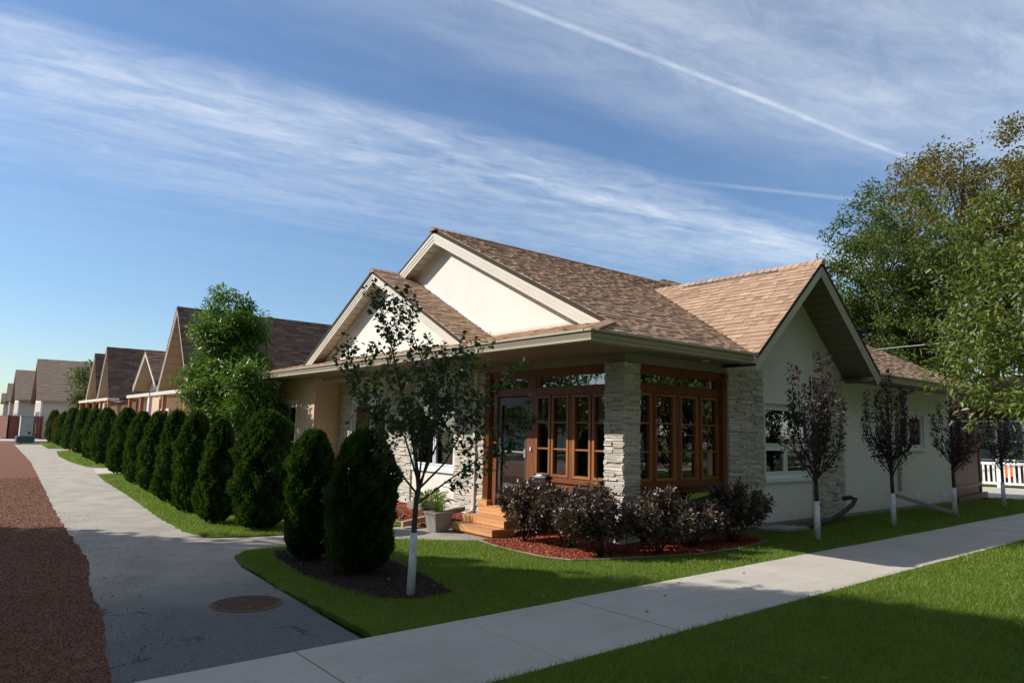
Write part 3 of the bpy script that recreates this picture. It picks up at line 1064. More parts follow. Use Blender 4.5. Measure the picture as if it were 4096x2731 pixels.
# ---- barge boards, soffits
G1 = Fr('X', 7.53)
barge(G1, house, (YR + 0.02, ZR - 0.078), (6.95, zmain(6.95) - 0.078), 0.0, 0.02, 0.21)
barge(G1, house, (YR + 0.02, ZR - 0.078), (15.9, ZR - 0.078 - 0.5 * 4.15), 0.0, 0.021, 0.21)
GG2 = Fr('X', 6.93)
barge(GG2, house, (G2P[0], G2P[1] - 0.078), (G2R[0], G2R[1] - 0.078), 0.0, 0.02, 0.185)
barge(GG2, house, (G2P[0], G2P[1] - 0.078), (G2L[0], G2L[1] - 0.078), 0.0, 0.021, 0.185)
WG = Fr('Y', 6.35)
barge(WG, house, (WX, WZ - 0.078), (10.38, 2.97 - 0.078), 0.0, 0.02, 0.20)
barge(WG, house, (WX, WZ - 0.078), (14.88, 2.97 - 0.078), 0.0, 0.021, 0.20)


def slope_soffit(pa, pb, vec, n, parent, mat='soffit_vinyl', zoff=-0.225, name='soffit_board'):
    """boards between the barge and the wall, stacked down the slope from pa to pb; vec = board length vector"""
    a, b, w = Vector(pa), Vector(pb), Vector(vec)
    for i in range(n):
        k0, k1 = i / n, (i + 1) / n - 0.012 * 9 / n
        p, q = a.lerp(b, k0), a.lerp(b, k1)
        o = Vector((0, 0, zoff))
        mb = MB()
        mb.prism([p + o, q + o, q + w + o, p + w + o], (0, 0, 0.012), tn=random.random())
        mb.build(name, mat, parent)
    mb = MB()
    o = Vector((0, 0, zoff + 0.02))
    mb.prism([a + o, b + o, b + w + o, a + w + o], (0, 0, 0.01))
    mb.build('soffit_back', 'gutter_inside', parent)


slope_soffit((WX, 6.36, WZ), (14.88, 6.36, 2.97), (0, 0.64, 0), 16, house)
slope_soffit((WX, 6.36, WZ), (10.38, 6.36, 2.97), (0, 0.64, 0), 16, house)
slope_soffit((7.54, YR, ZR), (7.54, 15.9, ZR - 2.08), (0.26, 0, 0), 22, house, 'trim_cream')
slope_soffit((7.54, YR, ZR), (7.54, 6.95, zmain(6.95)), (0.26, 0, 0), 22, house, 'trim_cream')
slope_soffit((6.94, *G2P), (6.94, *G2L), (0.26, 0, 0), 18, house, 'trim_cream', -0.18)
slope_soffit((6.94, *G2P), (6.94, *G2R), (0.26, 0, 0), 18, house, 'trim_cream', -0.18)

# flat eave soffit in narrow boards
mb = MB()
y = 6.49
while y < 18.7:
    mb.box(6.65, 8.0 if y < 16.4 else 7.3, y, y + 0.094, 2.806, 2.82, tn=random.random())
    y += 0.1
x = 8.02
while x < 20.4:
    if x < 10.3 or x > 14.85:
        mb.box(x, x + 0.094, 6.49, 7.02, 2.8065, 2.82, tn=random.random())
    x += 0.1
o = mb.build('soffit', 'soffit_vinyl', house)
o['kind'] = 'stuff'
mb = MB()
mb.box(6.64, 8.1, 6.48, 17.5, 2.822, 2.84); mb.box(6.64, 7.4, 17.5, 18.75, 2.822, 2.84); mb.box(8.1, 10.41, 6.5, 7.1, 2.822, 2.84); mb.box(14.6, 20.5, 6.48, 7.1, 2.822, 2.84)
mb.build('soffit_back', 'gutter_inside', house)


def sweep(path, prof, name, mat, parent, caps=True):
    """profile (out, dz) swept along a flat path; outwards is to the right of travel"""
    pts = [Vector(p) for p in path]
    n = len(prof)
    vs = []
    for i, p in enumerate(pts):
        d0 = (pts[i] - pts[i - 1]).normalized() if i > 0 else (pts[1] - pts[0]).normalized()
        d1 = (pts[i + 1] - pts[i]).normalized() if i < len(pts) - 1 else d0
        n0, n1 = Vector((d0.y, -d0.x, 0)), Vector((d1.y, -d1.x, 0))
        m = (n0 + n1)
        m = m / max(1e-6, m.dot(n0))
        vs += [p + m * o + Vector((0, 0, z)) for o, z in prof]
    fs = []
    for i in range(len(pts) - 1):
        for k in range(n):
            a, b = i * n + k, i * n + (k + 1) % n
            fs.append((a, a + n, b + n, b))
    if caps:
        fs.append(tuple(range(n)))
        fs.append(tuple((len(pts) - 1) * n + k for k in range(n - 1, -1, -1)))
    mb = MB()
    mb.add(vs, fs)
    return mb.build(name, mat, parent)


GUT = [(0.0, -0.158), (0.085, -0.158), (0.094, -0.152), (0.094, -0.128), (0.074, -0.122), (0.080, -0.112), (0.104, -0.062), (0.106, -0.052), (0.092, -0.044), (0.126, -0.036), (0.130, -0.030), (0.130, -0.006), (0.112, 0.0), (0.104, -0.02), (0.0, -0.02)]
# travel -Y has outward (-X) on its right
sweep([(6.645, 18.75, 2.965), (6.645, 6.485, 2.965), (10.40, 6.485, 2.965)], GUT, 'gutter', 'gutter_metal', house)
sweep([(14.86, 6.485, 2.965), (20.45, 6.485, 2.965)], GUT, 'gutter', 'gutter_metal', house)
mb = MB()
mb.box(6.645, 6.66, 6.485, 18.75, 2.80, 2.95)
mb.build('fascia', 'gutter_metal', house)
for a, b in ((6.66, 10.42), (14.86, 20.5)):
    mb = MB(); mb.box(a, b, 6.485, 6.50, 2.80, 2.95); mb.build('fascia', 'gutter_metal', house)
# little return boxes at the wing feet
mb = MB()
mb.box(10.34, 10.52, 6.34, 6.62, 2.80, 2.93)
mb.build('eave_return', 'trim_cream', house)
mb = MB()
mb.box(14.74, 14.90, 6.34, 6.62, 2.80, 2.93)
mb.build('eave_return', 'trim_cream', house)
# rake board at the right end
mb = MB()
mb.prism([(20.5, 6.45, 2.95), (20.5, YR, ZR - 0.03), (20.5, YR, ZR - 0.2), (20.5, 6.45, 2.78)], (0.03, 0, 0))
mb.build('bargeboard', 'trim_cream', house)
# white step flashing where the lower gable roof meets the upper gable wall
mb = MB()
za, zb = 3.33, 3.33 + G2M * 2.85
mb.prism([(7.785, 10.17, za), (7.785, 13.02, zb), (7.785, 13.02, zb + 0.085), (7.785, 10.17, za + 0.085)], (0.012, 0, 0))
mb.build('flashing', 'white_vinyl', house)
mb = MB()
mb.prism([(7.785, 7.3, 3.315), (7.785, 10.2, 3.315), (7.785, 10.2, 3.37), (7.785, 7.3, 3.37)], (0.012, 0, 0))
mb.build('flashing', 'trim_cream', house)

# ---- beams over the sunroom
mb = MB()
mb.box(7.905, 8.07, 7.17, 10.47, 2.665, 2.805)
b1 = mb.build('beam', 'beam_taupe', house)
mb = MB()
mb.box(7.905, 10.5, 7.0, 7.165, 2.67, 2.805)
mb.build('beam', 'beam_taupe', house)

# ---- stone
unit_stones = []
for i in range(8):
    rg = random.Random(100 + i)
    mb = MB()
    c = []
    for z in (-0.5, 0.5):
        for x_, y_ in ((-0.5, -0.5), (0.5, -0.5), (0.5, 0.5), (-0.5, 0.5)):
            c.append((x_ + rg.uniform(-.05, .05), y_ + rg.uniform(-.05, .05), z + rg.uniform(-.07, .07)))
    mb.hexa(c, 0.5)
    o = mb.build('stone', 'ledge_stone')
    unit_stones.append(o.data)
    bpy.data.objects.remove(o)
STONES = []      # (parent, centre, dims, see)


def stone_face(fr, s0, s1, z0, z1, part, seed, prot=0.035):
    rg = random.Random(seed)
    z = z0
    while z < z1 - 0.01:
        h = min(rg.choice([0.026, 0.03, 0.035, 0.04, 0.047, 0.058]), z1 - z)
        s = s0
        while s < s1 - 0.01:
            w = rg.uniform(0.10, 0.36)
            if s + w > s1 - 0.06: w = s1 - s
            # a tall stone is sometimes split in two courses
            parts = [(z, h)] if h < 0.05 or rg.random() < 0.5 else [(z, h * 0.5), (z + h * 0.5, h * 0.5)]
            for zz, hh in parts:
                pr = prot + rg.uniform(-0.012, 0.018)
                c = fr.p(s + w / 2, pr / 2 - 0.01, zz + hh / 2)
                g = 0.004
                dim = (pr + 0.02, w - g, hh - g) if fr.kind == 'X' else (w - g, pr + 0.02, hh - g)
                N = Vector((-1, 0, 0)) if fr.kind == 'X' else Vector((0, -1, 0))
                d = Vector((0, 0, 1.6)) - c
                STONES.append((part, c, dim, w * hh * max(0, N.dot(d.normalized())) / d.length_squared, rg.random()))
            s += w
        z += h
    mb = MB()
    fr.box(mb, s0 + 0.01, s1 - 0.01, 0.001, 0.006, z0, z1)
    return mb


def stone_part(name, specs, seed):
    """specs: list of (fr,s0,s1,z0,z1)"""
    root = MB()
    marker = []
    mb = MB()
    idx0 = len(STONES)
    for k, sp in enumerate(specs):
        m = stone_face(*sp, None, seed + k)
        mb.add(m.v, m.f)
    o = mb.build(name, 'mortar_dark', house)
    for i in range(idx0, len(STONES)):
        STONES[i] = (o,) + STONES[i][1:]
    return o


CX, CY = Fr('X', 7.90), Fr('Y', 7.03)
core = MB(); core.box(7.90, 8.22, 7.03, 7.36, 0.0, 2.668)
column = core.build('stone_column', 'mortar_dark', house)
i0 = len(STONES)
m1 = stone_face(CX, 7.00, 7.375, 0.02, 2.665, None, 31)
m2 = stone_face(CY, 7.868, 8.245, 0.02, 2.665, None, 32)
m3 = stone_face(Fr('X', 7.93), 7.33, 7.38, 0.02, 2.665, None, 33)
for i in range(i0, len(STONES)):
    STONES[i] = (column,) + STONES[i][1:]
stone_part('stone_veneer', [(FY, 10.5, 11.6, 0.05, 2.80)], 41)
stone_part('stone_veneer', [(FY, 13.32, 14.62, 0.05, 2.80)], 51)
stone_part('stone_veneer', [(FX, 10.48, 11.39, 0.05, 2.80)], 61)
stone_part('stone_veneer', [(FX, 13.02, 14.12, 0.05, 2.80)], 71)
stone_part('stone_veneer', [(FX, 14.12, 15.92, 0.05, 1.03), (FX, 15.92, 16.5, 0.05, 2.80)], 81)
stone_part('stone_veneer', [(FB, 16.55, 20.0, 0.05, 0.58)], 91)
STONES.sort(key=lambda s: -s[3])
for i, (par, c, dim, see, tn) in enumerate(STONES[:300]):
    o = bpy.data.objects.new('stone', unit_stones[i % 8])
    COL.objects.link(o)
    o.parent = par
    o.scale = dim
    o.location = c - wl(par)
rest = {}
for par, c, dim, see, tn in STONES[300:]:
    mb = rest.setdefault(par, MB())
    rg = random.Random(int(c.x * 977 + c.y * 531 + c.z * 1313))
    q = []
    for z_ in (-.5, .5):
        for x_, y_ in ((-.5, -.5), (.5, -.5), (.5, .5), (-.5, .5)):
            q.append((c.x + dim[0] * (x_ + rg.uniform(-.05, .05)), c.y + dim[1] * (y_ + rg.uniform(-.03, .03)), c.z + dim[2] * (z_ + rg.uniform(-.06, .06))))
    mb.hexa(q, tn)
for par, mb in rest.items():
    o = mb.build('stones', 'ledge_stone', par)
    o['kind'] = 'stuff'

# ---- sunroom glazing
SX, SY = Fr('X', 8.02), Fr('Y', 7.12)
mb = MB()
B = lambda fr, *a: fr.box(mb, *a)
# front: header, transom rail, sill, posts
B(SX, 7.36, 10.45, -0.08, 0.06, 2.55, 2.664); B(SX, 7.36, 10.45, -0.08, 0.075, 2.615, 2.655)
B(SX, 7.36, 10.14, -0.08, 0.05, 2.22, 2.34)
B(SX, 7.36, 9.10, -0.08, 0.085, 0.795, 0.835); B(SX, 7.36, 9.10, -0.08, 0.05, 0.835, 0.87); B(SX, 7.36, 9.10, -0.08, 0.05, 0.72, 0.795)
B(SX, 7.36, 9.28, -0.08, 0.05, 0.16, 0.27)
B(SX, 9.06, 9.285, -0.078, 0.053, 0.2705, 2.549)
B(SX, 10.12, 10.22, -0.08, 0.06, 0.27, 2.55)
B(SX, 10.22, 10.31, -0.08, -0.03, 0.27, 2.55)
B(SX, 10.31, 10.455, -0.08, 0.10, 0.30, 2.66)
for s in (10.33, 10.36, 10.39, 10.42):
    B(SX, s, s + 0.012, 0.10, 0.108, 0.4, 2.6)
B(SX, 8.16, 8.265, -0.08, 0.045, 0.87, 2.22); B(SX, 8.14, 8.24, -0.08, 0.045, 0.27, 0.72)
B(SX, 8.665, 8.70, -0.08, 0.04, 0.87, 2.22); B(SX, 7.725, 7.765, -0.08, 0.04, 0.87, 2.22)
B(SX, 9.0, 9.06, -0.08, 0.04, 2.34, 2.55)
front_frame = mb.build('sunroom_frame', 'wood_frame', house)
mb = MB()
B(SY, 8.2, 10.5, -0.08, 0.06, 2.55, 2.668); B(SY, 8.2, 10.5, -0.08, 0.075, 2.615, 2.655)
B(SY, 8.2, 10.40, -0.08, 0.05, 2.25, 2.37)
B(SY, 8.2, 10.40, -0.08, 0.085, 0.795, 0.84); B(SY, 8.2, 10.40, -0.08, 0.05, 0.84, 0.885); B(SY, 8.2, 10.40, -0.08, 0.05, 0.70, 0.795)
B(SY, 8.2, 10.40, -0.08, 0.05, 0.14, 0.26)
B(SY, 10.40, 10.505, -0.1, 0.12, 0.10, 2.62)
B(SY, 9.18, 9.31, -0.08, 0.045, 0.26, 2.25)
B(SY, 8.60, 8.68, -0.08, 0.04, 0.885, 2.25); B(SY, 9.77, 9.86, -0.08, 0.04, 0.885, 2.25)
B(SY, 10.35, 10.40, -0.08, 0.03, 0.26, 2.55); B(SY, 10.22, 10.35, -0.09, -0.05, 2.37, 2.55)
B(SY, 10.41, 10.54, 0.12, 0.14, 2.6, 2.66)
right_frame = mb.build('sunroom_frame', 'wood_frame', house)


def casement(fr, s0, s1, z0, z1, rails, par):
    mb = MB()
    w = 0.042
    fr.box(mb, s0, s0 + w, -0.02, 0.055, z0, z1, tn=random.random()); fr.box(mb, s1 - w, s1, -0.02, 0.055, z0, z1, tn=random.random())
    fr.box(mb, s0 + w, s1 - w, -0.02, 0.055, z0, z0 + w, tn=random.random()); fr.box(mb, s0 + w, s1 - w, -0.02, 0.055, z1 - w, z1, tn=random.random())
    c = mb.build('casement', 'wood_sash', house)
    lv = [z0 + w] + list(rails) + [z1 - w]
    for r in rails:
        m = MB(); fr.box(m, s0 + w, s1 - w, -0.005, 0.045, r - 0.012, r + 0.012)
        m.build('muntin', 'wood_sash', c)
    for a, b in zip(lv[:-1], lv[1:]):
        m = MB(); fr.box(m, s0 + w, s1 - w, 0.0, 0.006, a + 0.012, b - 0.012)
        m.build('pane', 'glass', c)
    return c


for a, b in ((7.38, 7.725), (7.765, 8.16), (8.265, 8.665), (8.70, 9.06)):
    casement(SX, a, b, 0.88, 2.21, (1.33, 1.765), None)
for a, b in ((8.235, 8.60), (8.68, 9.18), (9.31, 9.77), (9.86, 10.35)):
    casement(SY, a, b, 0.89, 2.24, (1.335, 1.775), None)
for fr, a, b, c, d in ((SX, 7.38, 9.0, 2.34, 2.55), (SX, 9.285, 10.12, 2.34, 2.55), (SX, 7.38, 8.14, 0.27, 0.72), (SX, 8.24, 9.06, 0.27, 0.72),
                       (SY, 8.23, 10.35, 2.37, 2.55), (SY, 8.23, 9.18, 0.26, 0.70), (SY, 9.31, 10.35, 0.26, 0.70)):
    m = MB()
    w = 0.03
    fr.box(m, a, a + w, -0.02, 0.03, c, d); fr.box(m, b - w, b, -0.02, 0.03, c, d)
    fr.box(m, a + w, b - w, -0.02, 0.03, c, c + w * .7); fr.box(m, a + w, b - w, -0.02, 0.03, d - w * .7, d)
    c_ = m.build('fixed_window', 'wood_frame', house)
    m = MB(); fr.box(m, a + w, b - w, 0.0, 0.006, c + w * .7, d - w * .7)
    m.build('pane', 'glass', c_)

# door
mb = MB()
B(SX, 9.285, 9.37, -0.03, 0.03, 0.30, 2.20); B(SX, 10.03, 10.12, -0.03, 0.03, 0.30, 2.20)
B(SX, 9.37, 10.03, -0.03, 0.03, 2.06, 2.20); B(SX, 9.37, 10.03, -0.03, 0.03, 0.30, 0.46)
door = mb.build('storm_door', 'dark_metal', house)
m = MB(); SX.box(m, 9.37, 10.03, -0.004, 0.002, 0.46, 2.06); m.build('pane', 'glass', door)
m = MB(); SX.box(m, 9.35, 10.04, 0.03, 0.055, 1.235, 1.26); SX.box(m, 9.31, 9.36, 0.03, 0.06, 1.16, 1.30); m.build('push_bar', 'silver', door)
m = MB(); SX.box(m, 9.155, 9.185, 0.05, 0.075, 1.28, 1.34); m.build('doorbell', 'label_white', house)

# ordinary windows
window(FY, house, 11.66, 13.25, 0.86, 2.22, [(11.70, 13.21, 1.49, 2.10), (11.70, 12.34, 0.98, 1.36), (12.46, 13.21, 0.98, 1.36)])
window(FY, house, 17.1, 18.8, 1.42, 2.22, [(17.18, 17.92, 1.5, 2.12), (18.02, 18.70, 1.5, 2.12)])
window(FX, house, 11.45, 12.95, 0.82, 2.2, [(11.53, 12.15, 0.92, 2.10), (12.25, 12.87, 0.92, 2.10)], blind=(11.53, 12.15, 0.92, 1.5))
window(FX, house, 14.2, 15.85, 1.12, 2.2, [(14.28, 14.9, 1.2, 2.12), (15.0, 15.77, 1.2, 2.12)])
wb = window(FB, house, 17.6, 18.75, 0.66, 2.2, [(17.68, 18.12, 0.76, 2.1), (18.22, 18.67, 0.76, 2.1)])
m = MB()
for z in (1.2, 1.65):
    FB.box(m, 17.68, 18.12, -0.04, -0.02, z, z + 0.02); FB.box(m, 18.22, 18.67, -0.04, -0.02, z, z + 0.02)
m.build('muntin', 'white_vinyl', wb)

# downspouts that belong to the house
mb = MB()
for (x0, y0) in ((7.905, 10.72),):
    mb.box(7.89, 7.955, 10.68, 10.76, 0.14, 2.80)
o = mb.build('downspout', 'trim_cream', house)
m = MB(); m.tube([(7.92, 10.72, 0.16), (7.86, 10.70, 0.10), (7.6, 10.55, 0.07)], 0.042, 8); m.build('elbow', 'trim_cream', o)
mb = MB()
mb.tube([(17.06, 6.46, 2.82), (17.06, 6.48, 2.72), (17.18, 6.90, 2.60), (17.24, 6.95, 2.5), (17.24, 6.95, 0.45)], 0.04, 6)
mb.build('downspout', 'gutter_metal', house)
# dryer vents low on the right wall
for x_, z_ in ((18.23, 0.24), (19.83, 0.22)):
    mb = MB()
    FY.box(mb, x_ - 0.09, x_ + 0.09, 0.0, 0.03, z_ - 0.09, z_ + 0.09)
    v = mb.build('vent', 'white_vinyl', house)
    m = MB()
    for k in range(4):
        FY.box(m, x_ - 0.08, x_ + 0.08, 0.03, 0.045, z_ - 0.07 + k * 0.04, z_ - 0.05 + k * 0.04)
    m.build('louvre', 'white_vinyl', v)
# recessed light in the soffit
mb = MB(); mb.tube([(9.6, 6.78, 2.80), (9.6, 6.78, 2.808)], 0.06, 14); mb.build('soffit_light', 'label_white', house)

# wooden steps
steps = thing('wooden_steps', 'three wide cedar plank steps leading up to the sunroom door', 'steps', (6.9, 9.2, 0))
for k, (xa, xb, ya, yb, z0, z1) in enumerate(((6.58, 7.02, 8.42, 9.52, 0.03, 0.14), (6.82, 7.28, 8.44, 9.52, 0.14, 0.25), (7.16, 7.98, 8.46, 9.55, 0.25, 0.355))):
    m = MB(); m.box(xa + 0.04, xb, ya + 0.02, yb - 0.02, z0 - 0.03, z1 - 0.04, tn=0.35)
    m.build('riser', 'wood_deck', steps)
    nb = 3 if k < 2 else 6
    for j in range(nb):
        m = MB()
        w = (xb - xa) / nb
        m.box(xa + j * w, xa + (j + 1) * w - 0.006, ya, yb, z1 - 0.038, z1, tn=random.random())
        m.build('plank', 'wood_deck', steps)
    m = MB(); m.box(xa + 0.002, xa + 0.03, ya + 0.004, yb - 0.004, z1 - 0.10, z1 - 0.039, tn=0.6)
    m.build('nosing', 'wood_deck', steps)
m = MB(); m.box(7.86, 7.97, 10.24, 10.52, 0.25, 0.36); m.build('post_base', 'wood_deck', steps)

# wall mailbox left of the front casements
mbx = thing('mailbox', 'black wall mailbox with a pale label on its lid beside the door', 'mailbox', (7.9, 8.85, 0.75))
m = MB()
m.prism([(7.84, 8.68, 0.60), (7.965, 8.68, 0.60), (7.965, 8.68, 0.88), (7.93, 8.68, 0.90), (7.86, 8.68, 0.88), (7.84, 8.68, 0.84)], (0, 0.34, 0))
m.build('body', 'black_plastic', mbx, bevel=0.006)
m = MB(); m.prism([(7.825, 8.665, 0.845), (7.93, 8.665, 0.915), (7.93, 8.665, 0.905), (7.83, 8.665, 0.832)], (0, 0.37, 0)); m.build('lid', 'black_plastic', mbx)
m = MB(); m.prism([(7.845, 8.80, 0.865), (7.90, 8.80, 0.9015), (7.90, 8.80, 0.899), (7.845, 8.80, 0.862)], (0, 0.13, 0)); m.build('label', 'label_white', mbx)

# furniture inside the sunroom
ch = thing('armchair', 'tan cushioned armchair standing inside the sunroom behind the front windows', 'chair', (9.0, 8.6, 0.3))
for nm, a, mt in (('seat', (8.75, 9.3, 8.35, 8.9, 0.62, 0.75), 'fabric_tan'), ('backrest', (9.22, 9.34, 8.35, 8.9, 0.75, 1.22), 'fabric_tan'),
                  ('armrest', (8.75, 9.25, 8.27, 8.34, 0.85, 0.92), 'wood_frame'), ('armrest', (8.75, 9.25, 8.91, 8.98, 0.85, 0.92), 'wood_frame')):
    m = MB(); m.box(*a); m.build(nm, mt, ch, bevel=0.02)
for x_, y_ in ((8.78, 8.3), (8.78, 8.94), (9.26, 8.3), (9.26, 8.94)):
    m = MB(); m.box(x_ - .02, x_ + .02, y_ - .02, y_ + .02, 0.3, 0.85 if x_ < 9 else 0.62); m.build('leg', 'wood_frame', ch)
tb = thing('side_table', 'small dark side table inside the sunroom near the stone column', 'table', (8.8, 7.8, 0.3))
m = MB(); m.tube([(8.9, 7.85, 0.80), (8.9, 7.85, 0.83)], 0.27, 20); m.build('tabletop', 'planter_brown', tb)
m = MB(); m.tube([(8.9, 7.85, 0.3), (8.9, 7.85, 0.8)], 0.035, 8); m.build('leg', 'planter_brown', tb)
lp = thing('table_lamp', 'small lamp with a tan shade on the side table in the sunroom', 'lamp', (8.9, 7.85, 0.83))
m = MB(); m.tube([(8.9, 7.85, 0.83), (8.9, 7.85, 1.05)], [0.06, 0.02], 10); m.build('base', 'planter_brown', lp)
m = MB(); m.tube([(8.9, 7.85, 1.04), (8.9, 7.85, 1.24)], [0.13, 0.08], 16); m.build('lamp_shade', 'fabric_tan', lp)


# ================================================================== FOLIAGE TOOLS
def unit(v):
    return v / np.maximum(1e-9, np.linalg.norm(v, axis=1, keepdims=True))


def leaf_arrays(pos, axis, nrm, length, width, rg, kind='leaf', fold=0.25):
    """leaves with their stem end at pos; axis = towards the tip"""
    n = len(pos)
    axis = unit(axis)
    side = unit(np.cross(nrm, axis))
    nrm = np.cross(axis, side)
    L = np.asarray(length).reshape(-1, 1) * np.ones((n, 1))
    Wd = np.asarray(width).reshape(-1, 1) * np.ones((n, 1))
    if kind == 'kite':
        v = np.stack([pos, pos + axis * L * .45 + side * Wd * .5 + nrm * Wd * fold, pos + axis * L, pos + axis * L * .45 - side * Wd * .5 + nrm * Wd * fold], 1)
        f = np.array([[0, 1, 2], [0, 2, 3]])
    else:
        d = nrm * Wd * fold
        v = np.stack([pos, pos + axis * L * .28 + side * Wd * .46 + d, pos + axis * L * .68 + side * Wd * .36 + d * .8, pos + axis * L - nrm * Wd * .12,
                      pos + axis * L * .68 - side * Wd * .36 + d * .8, pos + axis * L * .28 - side * Wd * .46 + d], 1)
        f = np.array([[0, 1, 2, 3], [0, 3, 4, 5]])
    k = v.shape[1]
    F = (f[None] + (np.arange(n) * k)[:, None, None]).reshape(-1, f.shape[1])
    return v.reshape(-1, 3), F


def foliage(name, mat, parent, batches, local=False):
    """batches: list of (V, F, tones per face)"""
    off = 0
    Vs, Fs, Ts = [], [], []
    for v, f, t in batches:
        Vs.append(v); Fs.append(f + off); Ts.append(t)
        off += len(v)
    return fast_mesh(name, np.concatenate(Vs), np.concatenate(Fs), np.concatenate(Ts), mat, parent, local)


def rand_dirs(n, rg):
    return unit(rg.normal(size=(n, 3)))


def cluster_crown(centres, radii, per, size, asp, rg, droop=0.2, kind='leaf', outward=None, spread=0.55):
    V_, F_, T_ = [], [], []
    for c, r in zip(centres, radii):
        n = int(per * rg.uniform(0.7, 1.3))
        d = rand_dirs(n, rg)
        p = np.asarray(c) + d * (rg.random((n, 1)) ** spread) * r * np.array([1, 1, 0.72])
        ax = d * 0.6 + rand_dirs(n, rg) * 0.8 + np.array([0, 0, -droop])
        nr = rand_dirs(n, rg) * 0.7 + np.array([0, 0, 1.0])
        L = size * rg.uniform(0.6, 1.3, n)
        v, f = leaf_arrays(p, ax, nr, L, L * asp, rg, kind)
        tn = np.clip(rg.normal(0.45 + rg.normal(0, 0.10), 0.22, n), 0, 1)
        V_.append((v, f, np.repeat(tn, 2)))
    return V_


def crown_points(n, c, r, rg, shell=0.45, lumps=7, amp=0.18):
    """points through an ellipsoid, biased outwards, with a lumpy outline"""
    ld = rand_dirs(lumps, rg)
    la = rg.uniform(0.3, 1.0, lumps) * amp * 2
    d = rand_dirs(n, rg)
    k = 1 - amp + (np.maximum(0, d @ ld.T) ** 3 * la).sum(1)
    rr = (shell + (1 - shell) * rg.random(n) ** 0.6) * k
    return np.asarray(c) + d * rr[:, None] * np.asarray(r), d


def limb_path(a, b, rg, n=5, sag=0.1, wob=0.05):
    a, b = np.asarray(a, float), np.asarray(b, float)
    L = np.linalg.norm(b - a)
    pts = []
    for i in range(n + 1):
        k = i / n
        p = a + (b - a) * k + np.array([0, 0, math.sin(k * math.pi) * sag * L])
        if 0 < i < n: p = p + rg.normal(0, wob * L, 3)
        pts.append(p)
    return pts


def cluster_tree(name, label, base, crowns, trunk_r, fork_z, leafmat, leaf, asp, nclust, per, crad, seed, group=None, bark='bark_grey', cat='tree', limbs=26, kind='leaf', lean=(0, 0), shell=0.45):
    rg = np.random.default_rng(seed)
    t = thing(name, label, cat, base, group)
    base = np.asarray(base, float)
    batches, cents = [], []
    tot = sum(np.prod(r) for c, r in crowns)
    for c, r in crowns:
        n = max(6, int(nclust * np.prod(r) / tot))
        pts, d = crown_points(n, np.asarray(c), r, rg, shell)
        cents.append(pts)
    cents = np.concatenate(cents)
    batches = cluster_crown(cents, crad * rg.uniform(0.65, 1.35, len(cents)), per, leaf, asp, rg, kind=kind)
    foliage('crown', leafmat, t, batches)
    mb = MB()
    top = np.array([base[0] + lean[0], base[1] + lean[1], max(c[2] for c, r in crowns)])
    fork = np.array([base[0] + lean[0] * .4, base[1] + lean[1] * .4, base[2] + fork_z])
    tp = [base - [0, 0, 0.1], base + (fork - base) * 0.06 + [0.02, 0, 0], (base + fork) / 2, fork, fork + (top - fork) * 0.5, top]
    mb.tube(tp, [trunk_r * 1.45, trunk_r * 1.1, trunk_r, trunk_r * .85, trunk_r * .5, trunk_r * .12], 10)
    pick = rg.choice(len(cents), min(limbs, len(cents)), replace=False)
    for i in pick:
        k = rg.random() ** 1.3
        a = fork + (top - fork) * k * 0.75
        pth = limb_path(a, cents[i], rg, 5, 0.06, 0.035)
        r0 = trunk_r * (0.42 - 0.25 * k)
        mb.tube(pth, [r0 * (1 - j / 5.5) + 0.006 for j in range(6)], 5)
        for j in range(2):
            q = cents[rg.integers(len(cents))]
            dd = np.linalg.norm(cents - pth[3], axis=1)
            near = np.argsort(dd)[1:6]
            mb.tube(limb_path(pth[3], cents[near[rg.integers(5)]], rg, 3, 0.05, 0.04), [r0 * .35, r0 * .25, r0 * .15, 0.006], 4)
    mb.build('trunk', bark, t, smooth=True)
    return t


